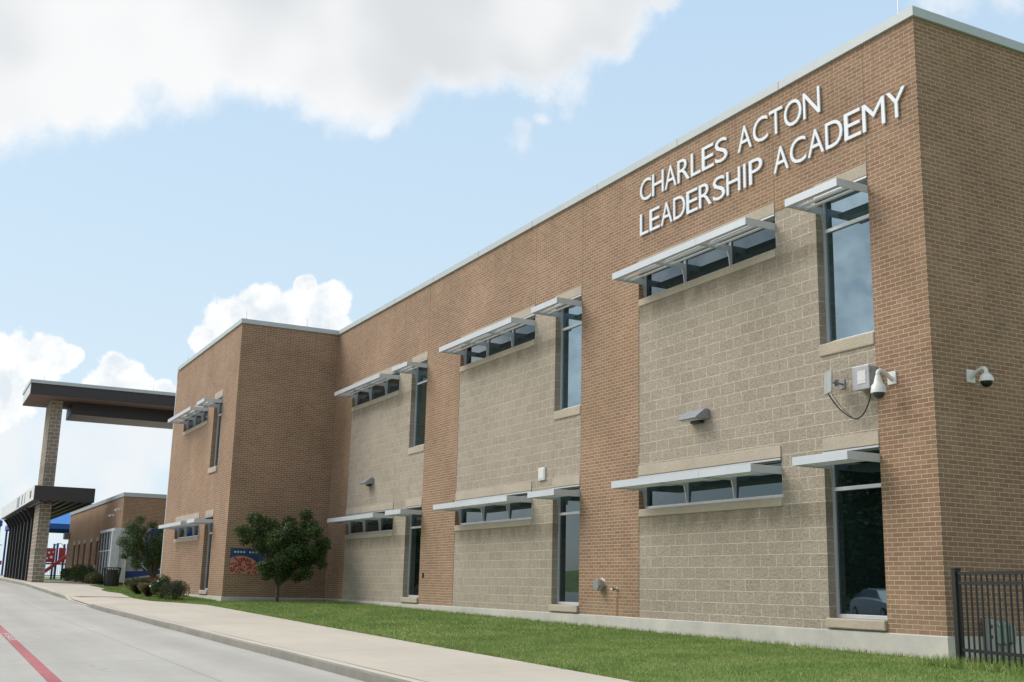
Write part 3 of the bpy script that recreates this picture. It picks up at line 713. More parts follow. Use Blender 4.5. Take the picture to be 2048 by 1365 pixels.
mb = MB(); mb.box(-11.68, -11.38, -.035, .005, 2.94, 3.235); mb.build('plate', WHITEP, t, bevel=.006)
mb = MB(); mb.box(-11.645, -11.415, -.045, -.034, 2.975, 3.20); mb.build('cover', WHITEP, t, bevel=.004)
t = thing('vent_hood', (-8.88, 0, .45), 'round stainless steel vent hood low on the brick pier beside the water spigot', 'vent')
mb = MB(); mb.lathe((-8.90, .0, .605), (0, -1, 0), [(-.01, .155), (.006, .155), (.012, .12), (.13, .125), (.145, .118), (.15, .0)], 28); mb.build('hood', STEEL, t, smooth=True)
mb = MB(); mb.lathe((-8.90, -.149, .605), (0, -1, 0), [(0, .107), (.008, .107), (.009, .0)], 28); mb.build('grille', GREYM, t)
t = thing('water_spigot', (-8.34, 0, .47), 'small metal water spigot with rust streak running down the brick under it', 'spigot')
mb = MB(); mb.lathe((-8.33, .0, .53), (0, -1, 0), [(-.005, .045), (.01, .045), (.014, .018), (.07, .018), (.07, 0)], 16); mb.tube([(-8.33, -.06, .53), (-8.37, -.09, .53), (-8.41, -.10, .515), (-8.41, -.105, .48)], .016, 8); mb.build('pipe', STEEL, t, smooth=True)
mb = MB(); mb.lathe((-8.33, -.07, .53), (0, -1, 0), [(0, .008), (.02, .008), (.02, .03), (.028, .03), (.028, 0)], 12); mb.build('handle', BLACKM, t)
t = thing('power_outlet', (-18.32, 0, .74), 'small dark weatherproof power outlet on the far brick pier', 'outlet')
mb = MB(); mb.box(-18.37, -18.27, -.03, .003, .73, .86); mb.build('box', BLACKM, t, bevel=.006)
mb = MB(); mb.box(-18.36, -18.28, -.048, -.031, .75, .845); mb.build('cover', GREYM, t, bevel=.005)

def spline(pts, n=24):
    out = []
    P_ = [Vector(p) for p in pts]; P_ = [P_[0]*2-P_[1]]+P_+[P_[-1]*2-P_[-2]]
    for i in range(1, len(P_)-2):
        for k in range(n//(len(pts)-1)):
            t_ = k/(n//(len(pts)-1)); a, b, c_, d = P_[i-1:i+3]
            out.append(.5*((2*b)+(-a+c_)*t_+(2*a-5*b+4*c_-d)*t_*t_+(-a+3*b-3*c_+d)*t_**3))
    out.append(P_[-2]); return out
t = thing('antenna_panel', (-1.75, 0, 3.55), 'flat grey square antenna panel tilted out from the block wall on a bracket', 'antenna')
a, b = Vector((-1.93, -.28, 3.57)), Vector((-1.60, -.44, 3.57)); up = Vector((0, .02, .36)); nrm = (b-a).cross(up).normalized()
mb = MB(); mb.prism([a, b, b+up, a+up], -nrm*.03); mb.build('panel', GREYP, t, bevel=.012, recalc=True)
mb = MB(); mb.tube([(-1.80, .008, 3.76), (-1.78, -.15, 3.76), (-1.765, -.33, 3.75)], .016, 8); mb.box(-1.85, -1.75, -.01, .01, 3.69, 3.83); mb.box(-1.79, -1.74, -.18, -.14, 3.71, 3.81); mb.build('bracket', GREYM, t)
mb = MB(); mb.tube(spline([(-1.75, -.36, 3.57), (-1.66, -.22, 3.33), (-1.45, -.12, 3.16), (-1.28, -.10, 3.22), (-1.14, -.10, 3.42), (-1.12, -.10, 3.58)], 30), .010, 6); mb.tube(spline([(-1.70, -.34, 3.58), (-1.64, -.2, 3.36), (-1.52, -.11, 3.20)], 12), .005, 6); mb.build('cable', BLACKM, t, smooth=True)
t = thing('equipment_box', (-1.2, 0, 3.57), 'grey equipment box with a clear cover on the block wall beside the white dome camera', 'box')
mb = MB(); mb.box(-1.37, -1.05, -.16, .006, 3.58, 3.93); mb.build('box', GREYP, t, bevel=.012)
COVER = plain('smoky_cover', (0.36, 0.365, 0.385), .12); PAPER = plain('white_label', (0.62, 0.60, 0.60), .7, 0, .15, 20)
mb = MB(); mb.box(-1.385, -1.035, -.20, -.161, 3.57, 3.94); mb.build('cover', COVER, t, bevel=.01)
mb = MB(); mb.box(-1.27, -1.10, -.207, -.2005, 3.66, 3.86); mb.build('contents', PAPER, t)
mb = MB(); mb.box(-1.05, -1.02, -.17, -.14, 3.64, 3.68); mb.box(-1.05, -1.02, -.17, -.14, 3.84, 3.88); mb.build('latch', STEEL, t)
def dome_cam(base, d, label, s=1.0, drop_=.0, groupn='white dome security cameras'):
    """base: centre of wall plate, d: outward direction"""
    b = Vector(base); d = Vector(d); side = Vector((-d.y, d.x, 0))
    t = thing('security_camera', b, label, 'camera', groupn)
    mb = MB(); pl = [b+side*q*.085*s+Vector((0, 0, 1))*r_*.10*s for q, r_ in ((-1, -1), (1, -1), (1, 1), (-1, 1))]
    mb.prism([p-d*.004 for p in pl], d*.03); mb.build('mounting_plate', WHITEP, t, bevel=.006, recalc=True)
    tip = b+d*.30*s+Vector((0, 0, .05*s))
    mb = MB(); mb.tube(spline([b+d*.02+Vector((0, 0, -.02)), b+d*.14*s+Vector((0, 0, .06*s)), b+d*.25*s+Vector((0, 0, .09*s)), tip, tip-Vector((0, 0, .06*s))], 20), .032*s, 12); mb.build('arm', WHITEP, t, smooth=True)
    z = tip-Vector((0, 0, .04*s))
    mb = MB()
    if drop_: mb.lathe(z, (0, 0, -1), [(0, .04*s), (.05*s, .055*s), (.12*s, .07*s), (.16*s, .105*s), (.25*s, .118*s), (.27*s, .118*s), (.27*s, .10*s)], 28); zz = .27*s
    else: mb.lathe(z, (0, 0, -1), [(0, .035*s), (.02*s, .06*s), (.05*s, .09*s), (.09*s, .105*s), (.13*s, .11*s), (.135*s, .095*s)], 28); zz = .133*s
    mb.build('housing', WHITEP, t, smooth=True)
    mb = MB(); rr = .09*s; mb.lathe(z-Vector((0, 0, zz)), (0, 0, -1), [(rr*math.sin(q), rr*math.cos(q)) for q in [i*math.pi/16 for i in range(9)]], 24); mb.build('dome', glassmat('camera_dome_%.1f' % s, (0.05, 0.05, 0.05) if drop_ else (.01, .01, .01), 1.5), t, smooth=True)
dome_cam((-.76, -.0, 3.70), (0, -1, 0), 'large white hanging dome camera on the brick pier beside the equipment box', .98, 1)
dome_cam((0, .76, 3.69), (1, 0, 0), 'smaller white dome camera with black lens on the end wall round the corner', .95, 0)

# lightning rods
def rod(x, y, z, h, label):
    mb = MB(); mb.tube([(x, y, z), (x, y, z+.06)], .02, 8); mb.tube([(x, y, z+.05), (x, y, z+h*.6), (x, y, z+h)], [.007, .006, .002], 6)
    o = mb.build('lightning_rod', STEEL, loc=(x, y, z)); tag(o, label, 'lightning rod', 'thin lightning rods on the roof edges')
rod(-.42, .15, 9.38, .42, 'thin lightning rod on the roof nearest the sharp right corner')
rod(-27.0, -3.35, 9.38, .40, 'thin lightning rod at the front corner of the brick wing roof')
rod(-27.0, -1.17, 9.38, .35, 'thin lightning rod on the short side of the wing roof')
rod(-36.4, -3.40, 9.38, .40, 'thin lightning rod near the far end of the wing roof')

# ------------------------------------------------------------------ right fence
fa, fbv = Vector((.50, -.33, 0)), Vector((1.80, -.70, 0)); fd = (fbv-fa).normalized(); zb = -.315
fen = thing('metal_fence', (fa.x, fa.y, zb), 'black metal picket fence standing on the grass by the corner of the school', 'fence')
def fbar(mb, s0, s1, z0, z1, th):
    nn_ = Vector((-fd.y, fd.x, 0))*th/2; a_, b_ = fa+fd*s0, fa+fd*s1
    mb.prism([(a_-nn_)+Vector((0, 0, z0)), (b_-nn_)+Vector((0, 0, z0)), (b_+nn_)+Vector((0, 0, z0)), (a_+nn_)+Vector((0, 0, z0))], (0, 0, z1-z0))
for s0 in (0.0, 2.5):
    mb = MB(); fbar(mb, s0-.045, s0+.045, zb-.1, .885, .09); fbar(mb, s0-.05, s0+.05, .885, .905, .10); mb.build('post', BLACKM, fen, bevel=.006, recalc=True)
for z0, z1 in ((.815, .855), (.69, .73), (-.165, -.125)):
    mb = MB(); fbar(mb, .046, 2.454, z0, z1, .035); mb.build('rail', BLACKM, fen, recalc=True)
s = .085
while s < 2.44:
    mb = MB(); nn_ = Vector((-fd.y, fd.x, 0)); off = .0
    fbar(mb, s-.010, s+.010, zb+.03, .8149, .019); mb.build('picket', BLACKM, fen, recalc=True); s += .118
# fittings on the end wall behind the fence
GREENM = plain('pale_green_metal', (0.22, 0.30, 0.25), .5)
def capsule(y, z0, z1, wd, label, mat):
    t = thing('pipe_box', (0, y, z0), label, 'utility box', 'capsule covers low on the end wall behind the fence')
    mb = MB(); pts = []
    for q in range(9): a_ = math.pi*q/8; pts.append((.0, y+wd/2*math.cos(a_), z1-wd/2+wd/2*math.sin(a_)))
    for q in range(9): a_ = math.pi+math.pi*q/8; pts.append((.0, y+wd/2*math.cos(a_), z0+wd/2+wd/2*math.sin(a_)))
    mb.prism(pts, (.13, 0, 0)); mb.build('cover', mat, t, bevel=.01, recalc=True)
    mb = MB(); mb.lathe((.13, y, z1-.06), (1, 0, 0), [(0, .018), (.012, .018), (.014, .0)], 12); mb.build('knob', STEEL, t)
    mb = MB(); mb.tube([(.06, y, z0-.001), (.06, y, -.45)], .022, 8); mb.build('conduit', GREYM, t)
capsule(.87, -.10, .22, .11, 'first of the pale green capsule covers behind the fence, counted from the school corner', GREENM)
capsule(1.02, -.11, .21, .11, 'middle pale green capsule cover behind the fence pickets', GREENM)
capsule(1.16, -.10, .19, .10, 'pale green capsule cover farthest from the school corner, behind the fence', GREENM)
t = thing('conduit_box', (0, .72, -.4), 'tall pale grey conduit box with brown stains low on the end wall behind the fence', 'utility box')
mb = MB(); mb.box(.026, .13, .66, .78, -.42, .24); mb.build('box', GREYP, t, bevel=.012)
mb = MB(); mb.lathe((.131, .72, .14), (1, 0, 0), [(0, .028), (.003, .028), (.004, 0)], 14); mb.lathe((.131, .72, .0), (1, 0, 0), [(0, .025), (.003, .025), (.004, 0)], 14); mb.build('stain', plain('rust_spot', (.12, .07, .05), .9), t)

# ------------------------------------------------------------------ vegetation
def leafcloud(blobs_, n, size, seed, shell=.55, squash=1):
    rg = np.random.default_rng(seed); B = np.array(blobs_, float)      # x y z rx ry rz
    wts = B[:, 3]*B[:, 4]+B[:, 4]*B[:, 5]; idx = rg.choice(len(B), n, p=wts/wts.sum())
    d = rg.normal(size=(n, 3)); d /= np.linalg.norm(d, axis=1)[:, None]
    rad = shell+(1.06-shell)*rg.random(n)**.6 + rg.normal(0, .05, n)
    c_ = B[idx, :3]+d*rad[:, None]*B[idx, 3:6]
    a_ = rg.normal(size=(n, 3)); a_[:, 2] *= .6; a_ /= np.linalg.norm(a_, axis=1)[:, None]
    b_ = np.cross(a_, d + rg.normal(0, .6, (n, 3))); b_ /= np.linalg.norm(b_, axis=1)[:, None]
    L = size*rg.uniform(.6, 1.3, n)[:, None]; Wd = L*.42
    P = np.empty((n, 4, 3)); P[:, 0] = c_-a_*L/2; P[:, 1] = c_+b_*Wd/2; P[:, 2] = c_+a_*L/2; P[:, 3] = c_-b_*Wd/2
    return P
def leafobj(name, P, mat, parent):
    n = len(P); base = np.array(origin(parent)); me = bpy.data.meshes.new(name); me.vertices.add(4*n); me.vertices.foreach_set('co', (P-base).ravel())
    me.loops.add(4*n); me.loops.foreach_set('vertex_index', np.arange(4*n, dtype=np.int32)); me.polygons.add(n)
    me.polygons.foreach_set('loop_start', np.arange(0, 4*n, 4, dtype=np.int32)); me.polygons.foreach_set('loop_total', np.full(n, 4, np.int32))
    me.update(calc_edges=True); me.materials.append(mat); o = bpy.data.objects.new(name, me); COL.objects.link(o); o.parent = parent; return o
LEAF = leafmat('leaf_dark', (0.026, 0.054, 0.015), (0.072, 0.122, 0.034), (0.14, 0.18, 0.05))
LEAF2 = leafmat('leaf_shrub', (0.03, 0.05, 0.015), (0.06, 0.09, 0.03))
LEAF3 = leafmat('leaf_bright', (0.05, 0.09, 0.02), (0.12, 0.15, 0.05))
def tree(x, y, w_, h, label, seed, name='tree', nleaf=15000, nb=26, lsize=.085, mat=None, th=.32, group=None, cc=.66, ce=.27):
    rg = np.random.default_rng(seed); z = lawnz(x, y)
    t = thing(name, (x, y, z), label, 'tree', group)
    mb = MB(); fork = z+h*th*.55; r0 = h*.022
    mb.tube([(x, y, z-.1), (x, y, z), (x+.01, y, z+(fork-z)*.5), (x+.02, y, fork)], [r0*1.7, r0*1.35, r0, r0*.95], 10)
    blobs_ = []
    cz = z+h*cc
    for i in range(nb):
        a_ = rg.uniform(0, 2*np.pi); q = rg.random()**.5; e = rg.uniform(-1, 1)
        rr = math.sqrt(max(0, 1-abs(e)**2.2))
        bx, by, bz = x+math.cos(a_)*q*rr*w_*.40, y+math.sin(a_)*q*rr*w_*.40, cz+e*h*ce
        s_ = w_*rg.uniform(.08, .17); blobs_.append((bx, by, bz, s_*1.15, s_*1.15, s_*.9))
    mb2 = MB()
    for (bx, by, bz, *_r2) in blobs_[:16]:
        mid = Vector((x+(bx-x)*.45+rg.normal(0, .05), y+(by-y)*.45+rg.normal(0, .05), fork+(bz-fork)*.5))
        mb.tube([(x+.02, y, fork-.03), mid, (bx, by, bz)], [r0*.7, r0*.38, r0*.12], 6)
    mb.build('trunk', BARK, t, smooth=True)
    P = leafcloud(blobs_, nleaf, lsize, seed+1, .25)
    leafobj('crown', P, mat or LEAF, t)
    return t
CROWN1 = [(620,920,70),(780,930,75),(480,520,100),(950,640,120),(1080,640,110),(300,480,90),(860,400,110),(600,830,85),(790,850,80),(690,760,110),(640,560,110),(850,640,110),(330,240,85),(440,255,75),(250,420,95),(205,530,60),(400,400,120),(560,340,100),(760,280,90),(985,190,75),(1000,330,120),(1130,400,105),(1200,560,115),(1150,700,115),(1230,800,65),(900,500,140),(700,500,150),(600,690,130),(420,590,105),(800,740,130),(1000,780,110),(1040,900,95),(560,860,95),(500,960,55),(940,960,75),(720,880,80)]
def hand_tree(x, y, label, seed, crown, px, mirror=1, name='tree', nleaf=32000):
    rg = np.random.default_rng(seed); z = lawnz(x, y); t = thing(name, (x, y, z), label, 'tree', None)
    rt = Vector((.456, .89, 0)); fw = Vector((-.89, .456, 0)); bl = []
    for (u_, v_, r_) in crown:
        p = Vector((x, y, z))+rt*((u_-680)*px*mirror)+Vector((0, 0, (1265-v_)*px))+fw*rg.uniform(-.75, .45)
        bl.append((p.x, p.y, p.z, r_*px*1.10, r_*px*1.10, r_*px*.98))
    fork = z+(1265-1060)*px; r0 = .055; mb = MB()
    mb.tube([(x, y, z-.1), (x, y, z+.02), (x+.01, y, z+(fork-z)*.5), (x+.0, y, fork)], [r0*1.5, r0*1.2, r0*.95, r0*.9], 10)
    for (bx, by, bz, *_q) in bl:
        mid = Vector((x+(bx-x)*.4+rg.normal(0, .04), y+(by-y)*.4+rg.normal(0, .04), fork+(bz-fork)*.5)); mb.tube([(x, y, fork-.06), mid, (bx, by, bz)], [r0*.55, r0*.32, r0*.1], 6)
    mb.build('trunk', BARK, t, smooth=True)
    leafobj('crown', leafcloud(bl, nleaf, .082, seed+1, .1), LEAF, t)
hand_tree(-25.15, -2.15, 'small dark green tree on the lawn in front of the banner on the brick wing', 11, CROWN1, 38.0/2268/6.5)
hand_tree(-41.3, -3.15, 'small dark green tree beyond the brick wing, in front of the painted mural', 23, [(u, v-60, r) for u, v, r in CROWN1], 55.5/2268/9.2, -1, nleaf=20000)
def shrub(x, y, wx, h, label, mat, seed, name='shrub', n=5000, ls=.05, shell=.75, nb=9, cat='shrub', group=None, wy=None):
    rg = np.random.default_rng(seed); z = lawnz(x, y); t = thing(name, (x, y, z), label, cat, group); wy = wy or wx
    bl = [(x, y, z+h*.5, wx*.46, wy*.46, h*.5)]
    for i in range(nb):
        a_ = rg.uniform(0, 6.28); bl.append((x+math.cos(a_)*wx*.28, y+math.sin(a_)*wy*.28, z+h*rg.uniform(.35, .75), wx*.2, wy*.2, h*.24))
    P = leafcloud(bl, n, ls, seed, shell); P[:, :, 2] = np.maximum(P[:, :, 2], z-.02)
    leafobj('foliage', P, mat, t)
    mb = MB()
    for i in range(6):
        a_ = rg.uniform(0, 6.28); mb.tube([(x, y, z-.05), (x+math.cos(a_)*wx*.12, y+math.sin(a_)*wy*.12, z+h*.35), (x+math.cos(a_)*wx*.3, y+math.sin(a_)*wy*.3, z+h*.7)], [.012, .009, .004], 5)
    mb.build('stem', BARK, t)
    return t, bl
LEAFR = leafmat('leaf_ball', (0.025, 0.035, 0.014), (0.055, 0.062, 0.026))
shrub(-28.0, -4.78, 1.05, .64, 'dark rounded clipped bush at the edge of the lawn by the wing corner', LEAFR, 5, n=7000, ls=.035, shell=.85)
shrub(-28.9, -4.62, .55, .62, 'leafy green bush beside the clipped one, at its right rear by the wall', LEAF3, 8, n=2500, ls=.05, shell=.5)
tw, bl = shrub(-29.4, -4.95, .80, .80, 'loose green bush dotted with white flowers beside the clipped bush', leafmat('leaf_rose', (0.03, 0.055, 0.016), (0.075, 0.115, 0.035)), 6, name='flowering_bush', n=4200, ls=.055, shell=.5)
rg = np.random.default_rng(3); mb = MB()
for i in range(7):
    a_ = rg.uniform(0, 6.28); e = rg.uniform(-.1, .95); mb.lathe((-29.4+math.cos(a_)*.4*math.sqrt(1-min(e, .94)**2), -4.95+math.sin(a_)*.4*math.sqrt(1-min(e, .94)**2), lawnz(-29.4, -4.95)+.4+e*.36), (rg.normal(), rg.normal(), .5), [(-.02, .01), (0, .032), (.015, .03), (.02, .005)], 8)
mb.build('flower', plain('petal_white', (.75, .74, .68), .7), tw)
def tussock(x, y, wd, h, label, mat, seed, n=1500, name='ornamental_grass'):
    rg = np.random.default_rng(seed); z = lawnz(x, y); t = thing(name, (x, y, z), label, 'ornamental grass')
    P = np.empty((n, 4, 3))
    a_ = rg.uniform(0, 6.28, n); l_ = rg.uniform(.5, 1, n)*h; o_ = rg.random(n)*wd*.5; th_ = rg.uniform(0, 6.28, n); r1_ = wd*.12*rg.random(n)
    bx = x+np.cos(th_)*r1_; by = y+np.sin(th_)*r1_; tx = bx+np.cos(a_)*o_; ty = by+np.sin(a_)*o_
    P[:, 0] = np.stack([bx-.004, by, np.full(n, z)], 1); P[:, 1] = np.stack([bx+.005, by, np.full(n, z)], 1)
    P[:, 2] = np.stack([tx+.003, ty, z+l_], 1); P[:, 3] = np.stack([(bx+tx)/2-np.cos(a_)*o_*.1-.004, (by+ty)/2, z+l_*.7], 1)
    leafobj('blade_clump', P, mat, t)
STRAW = leafmat('straw', (0.13, 0.12, 0.06), (0.28, 0.22, 0.13))
tussock(-31.6, -5.0, .8, .5, 'brownish ornamental grass clump left of the flowering bush', STRAW, 4)
tussock(-34.4, -4.9, .7, .45, 'low green and tan grass clump on the lawn below the small tree', leafmat('straw2', (0.06, 0.08, 0.03), (0.14, 0.13, 0.06)), 14)
shrub(-37.6, -4.3, 1.3, .6, 'low dark spreading bush under the small tree beyond the wing', LEAF2, 18, n=3500, ls=.06, shell=.6)
hl = ['grey-green loose bush at the far left end of the row before the low building', 'second bush from the left before the low building, dark and wide', 'third bush from the left before the low building, dark and rounded', 'yellowish low bush nearest the glass corner of the low building']
for i, (x, wx, h, mt) in enumerate(((-62.0, 2.9, .75, LEAF2), (-57.6, 3.2, .95, LEAF), (-53.6, 2.6, .95, LEAF), (-50.9, 1.6, .6, leafmat('leaf_yellow', (0.07, 0.08, 0.02), (0.15, 0.13, 0.05))))):
    shrub(x, -4.35, wx, h, hl[i], mt, 30+i, n=3500, ls=.09, shell=.6, wy=.9, group='bushes along the low building')

# ------------------------------------------------------------------ low building on the left
BX, BY, BZ = -48.44, -3.6, 4.73; BW = -70.4
low = thing('low_building', (BX, BY, .3), 'single-storey brown brick building with narrow windows behind the tall column', 'building')
mb = MB(); wins = [-54.30, -56.45, -58.95, -61.75, -64.35, -66.7]
hs = [(x-.42, x+.42, 1.18, 2.50) for x in wins]
wallgrid(mb, BY, BW, BX, 0, 4.53, hs, .2)
mb.quad((BX, BY, 0), (BX, 5.0, 0), (BX, 5.0, 4.53), (BX, BY, 4.53)); mb.quad((BW, 9, 0), (BW, BY, 0), (BW, BY, 4.53), (BW, 9, 4.53)); mb.quad((-57.1, 9, 0), (BW, 9, 0), (BW, 9, 4.53), (-57.1, 9, 4.53))
mb.build('wall', BRICK, low)
mb = MB(); mb.quad((BW, BY+.2, 4.4), (BX-.2, BY+.2, 4.4), (BX-.2, 9, 4.4), (BW, 9, 4.4)); mb.build('roof', ROOF, low)
mb = MB(); coping(mb, [(BW, 9), (BW, BY), (BX, BY), (BX, 5.0)], 4.53, 4.73); mb.build('coping', COPING, low)
for x in wins:
    mb = MB(); mb.box(x-.42, x+.42, BY+.12, BY+.18, 1.18, 1.23); mb.box(x-.42, x+.42, BY+.12, BY+.18, 2.45, 2.50); mb.box(x-.42, x-.37, BY+.12, BY+.18, 1.23, 2.45); mb.box(x+.37, x+.42, BY+.12, BY+.18, 1.23, 2.45)
    wd = mb.build('window', ALU, low)
    mb = MB(); mb.box(x-.37, x+.37, BY+.14, BY+.15, 1.23, 2.45); mb.build('pane', GLASS, wd)
    mb = MB(); mb.box(x-.45, x+.45, BY-.02, BY+.05, 2.50, 2.72); mb.build('lintel', STONE, low)
    mb = MB(); mb.box(x-.48, x+.48, BY-.07, BY+.11, 1.03, 1.18); mb.build('sill', STONE, low)
# glazed entrance at the corner
ENT = plain('white_frame', (0.50, 0.53, 0.56), .5)
ent = MB(); ex0, ex1, ey = -52.7, -48.0, -3.95
for x in np.linspace(ex0, ex1, 6)[:-1]:
    mb = MB(); mb.box(x-.07, x+.07, ey-.03, ey+.06, .1, 1.829); mb.box(x-.07, x+.07, ey-.045, ey+.06, 1.891, 2.799); mb.build('mullion', DARKP, low)
ent.box(ex0-.05, ex1+.05, ey-.05, -3.3, 2.80, 2.93); ent.box(ex0, ex1, ey-.02, ey+.04, 1.83, 1.89); ent.box(ex1-.0, ex1+.30, ey-.16, ey+.24, .1, 2.798)
eo = ent.build('storefront', ENT, low, bevel=.01)
mb = MB(); mb.box(ex0, ex1, ey+.01, ey+.03, .33, 1.83); mb.box(ex0, ex1, ey+.01, ey+.03, 1.89, 2.79); 
mb.build('storefront_glass', glassmat('storefront_glass', (0.48, 0.52, 0.54), 1.6), eo)
mb = MB(); mb.box(BX+.002, ex1+.1, ey+.15, -3.3, .3, 2.79); mb.build('return_panel', ENT, eo)
# mural on the side wall
mw = plain('mural_white', (0.40, 0.43, 0.46), .8, 0, .1, 3); mr_ = plain('mural_red', (0.33, 0.02, 0.03), .7); mbl = plain('mural_blue', (0.02, 0.05, 0.22), .7); mlb = plain('mural_grey', (0.25, .29, .36), .7)
mb = MB(); mb.box(BX+.002, BX+.03, -3.25, 3.5, .30, 3.0); mur = mb.build('mural', mw, low)
cy, cz_ = -1.55, 2.35
def disc(mb, r0, r1, x, n=40):
    for i in range(n):
        a_, b_ = 2*math.pi*i/n, 2*math.pi*(i+1)/n
        mb.quad((x, cy+r0*math.cos(a_), cz_+r0*math.sin(a_)), (x, cy+r1*math.cos(a_), cz_+r1*math.sin(a_)), (x, cy+r1*math.cos(b_), cz_+r1*math.sin(b_)), (x, cy+r0*math.cos(b_), cz_+r0*math.sin(b_)))
mb = MB(); disc(mb, .98, 1.14, BX+.034, 40); mb.v = [v if v[2] < 2.99 else (v[0], v[1], 2.99) for v in mb.v]; mb.build('red_ring', mr_, mur)
mb = MB(); disc(mb, .01, .86, BX+.034, 40); mb.v = [v if v[2] < 2.99 else (v[0], v[1], 2.99) for v in mb.v]; mb.build('blue_disc', mbl, mur)
mb = MB()
for i in range(28):
    a_ = math.pi+math.pi*i/27; yy, zz = cy+1.42*math.cos(a_), cz_+1.42*math.sin(a_); mb.box(BX+.031, BX+.036, yy-.025, yy+.025, zz-.03, zz+.03)
mb.build('dot_ring', mbl, mur)
mb = MB(); N = 14
for i in range(N):
    y0, y1 = -3.24+i*.45, -3.24+(i+1)*.45
    f = lambda y: .85+.05*(y+3.24)**1.0; g = lambda y: .50+.16*(y+3.24)
    mb.quad((BX+.034, y0, g(y0)), (BX+.034, y1, g(y1)), (BX+.034, y1, max(f(y1), g(y1)+.02)), (BX+.034, y0, f(y0)))
mb.build('blue_band', mbl, mur)
mb = MB()
for i in range(N):
    y0, y1 = -3.24+i*.45, -3.24+(i+1)*.45; g = lambda y: min(.34+.22*(y+3.24), 2.6)
    mb.quad((BX+.037, y0, .31), (BX+.037, y1, .31), (BX+.037, y1, g(y1)), (BX+.037, y0, g(y0)))
mb.build('red_swoosh', mr_, mur)
for x, z, lb in ((-51.2, 3.72, 'tiny white camera on the low building, left of its corner camera'), (-49.3, 3.92, 'tiny white camera on the low building, nearest the corner')):
    t = thing('security_camera', (x, BY, z), lb, 'camera', 'tiny white cameras on the low building')
    mb = MB(); mb.box(x-.06, x+.06, BY-.10, BY+.0, z-.06, z+.06); mb.build('mounting_plate', WHITEP, t, bevel=.01)
    mb = MB(); mb.lathe((x+.05, BY-.16, z-.02), (.6, -1, -.3), [(-.08, .05), (.14, .055), (.14, .03)], 12); mb.build('housing', WHITEP, t, smooth=True)
t = thing('wall_light', (-70.0, BY, 3.0), 'boxy grey wall light high at the far end of the low building', 'wall light')
mb = MB(); mb.box(-70.35, -69.6, BY-.35, BY-.001, 2.95, 3.35); mb.build('housing', GREYM, t, bevel=.02)
mb = MB(); mb.box(-70.2, -69.7, BY-.30, BY-.1, 2.93, 2.949); mb.build('lens', WHITEP, t)

# ------------------------------------------------------------------ entrance canopies
can = thing('entrance_canopy', (-54.8, -6.8, .2), 'tall dark flat entrance canopy on one grey block column, metal roof edge', 'canopy')
CY0, CY1 = -8.25, 4.995
mb = MB(); mb.box(-56.8, -52.0, CY0, CY1, 9.80, 10.38); mb.build('fascia', DARKP, can, bevel=.01)
mb = MB(); mb.box(-56.78, -52.02, CY0+.02, CY1, 9.775, 9.7985); mb.build('soffit', SOFFIT, can)
mb = MB(); mb.box(-56.86, -51.94, CY0-.06, CY1, 10.381, 10.56); mb.build('coping', COPING, can, bevel=.008)
mb = MB(); mb.box(-56.802, -56.4, CY0-.012, CY0-.002, 9.80, 10.38); 
mb = MB(); mb.box(-56.7, -52.1, CY0-.012, CY0-.001, 9.83, 10.36); mb.build('end_panel', plain('pale_panel', (.6, .63, .66), .5), can)
mb = MB()
for y in np.arange(-7.05, 5, 1.22): mb.box(-52.0, -51.996, y-.006, y+.006, 9.81, 10.37)
mb.build('panel_joint', BLACKM, can)
mb = MB(); mb.box(-56.2, -53.5, -5.98, CY1, 9.10, 9.774); mb.build('drop_beam', DARKP, can, bevel=.01)
mb = MB(); mb.box(-56.18, -53.52, -5.96, CY1, 9.075, 9.0985); mb.build('beam_soffit', plain('tan_soffit', (.27, .24, .2), .8), can)
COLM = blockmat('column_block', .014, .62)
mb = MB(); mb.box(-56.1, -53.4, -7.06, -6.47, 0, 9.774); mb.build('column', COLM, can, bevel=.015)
for x, y, lb in ((-52.6, -7.6, 'thin lightning rod at the outer corner of the tall entrance canopy'), (-52.6, -2.0, 'thin lightning rod midway along the tall entrance canopy')): rod(x, y, 10.56, .5, lb)
wc = thing('walkway_canopy', (-63, -6.2, .2), 'lower black walkway canopy with white side fascia on a row of dark posts', 'canopy')
mb = MB(); mb.box(-76, -51.5, -7.55, -4.62, 4.32, 5.05); mb.build('roof', DARKP, wc, bevel=.01)
mb = MB(); mb.box(-76.0, -51.55, -7.575, -7.552, 4.33, 5.06); wf = mb.build('fascia', plain('fascia_white', (.66, .67, .66), .6), wc)
mb = MB(); 
for y in np.arange(-7.2, -4.8, .4): mb.box(-75.9, -51.6, y-.06, y+.06, 4.22, 4.318)
mb.build('joist', BLACKM, wc)
LG = plain('letter_dark', (0.10, 0.11, 0.13), .6)
for x0, x1, z0, z1, mt in ((-53.9, -53.0, 4.50, 4.88, LG), (-57.0, -56.7, 4.42, 4.98, LG), (-58.9, -58.4, 4.42, 4.98, LG), (-62.2, -60.4, 4.40, 5.0, plain('letter_bluegrey', (.22, .28, .34), .6))):
    mb = MB(); mb.box(x0, x1, -7.582, -7.5755, z0, z1); mb.build('letter', mt, wf)
mb = MB(); mb.box(-53.2, -53.0, -7.587, -7.583, 4.55, 4.75); mb.build('red_mark', mr_, wf)
for i in range(8):
    x = -57.6-i*2.35; mb = MB()
    mb.box(x-.16, x+.16, -7.05, -6.45, 0, 3.6)
    mb.prism([(x-.05, -7.05, 3.6), (x-.05, -6.45, 3.6), (x-.05, -6.2, 4.0), (x-.05, -5.9, 4.219), (x-.05, -7.5, 4.219), (x-.05, -7.3, 4.0)], (.1, 0, 0))
    p_ = mb.build('post', BLACKM, wc, recalc=True)
    mb = MB(); mb.box(x+.11, x+.165, -7.065, -7.051, .3, 3.6); mb.build('lit_edge', GREYM, p_)  # paler strip imitates light catching the post edge, no separate trim

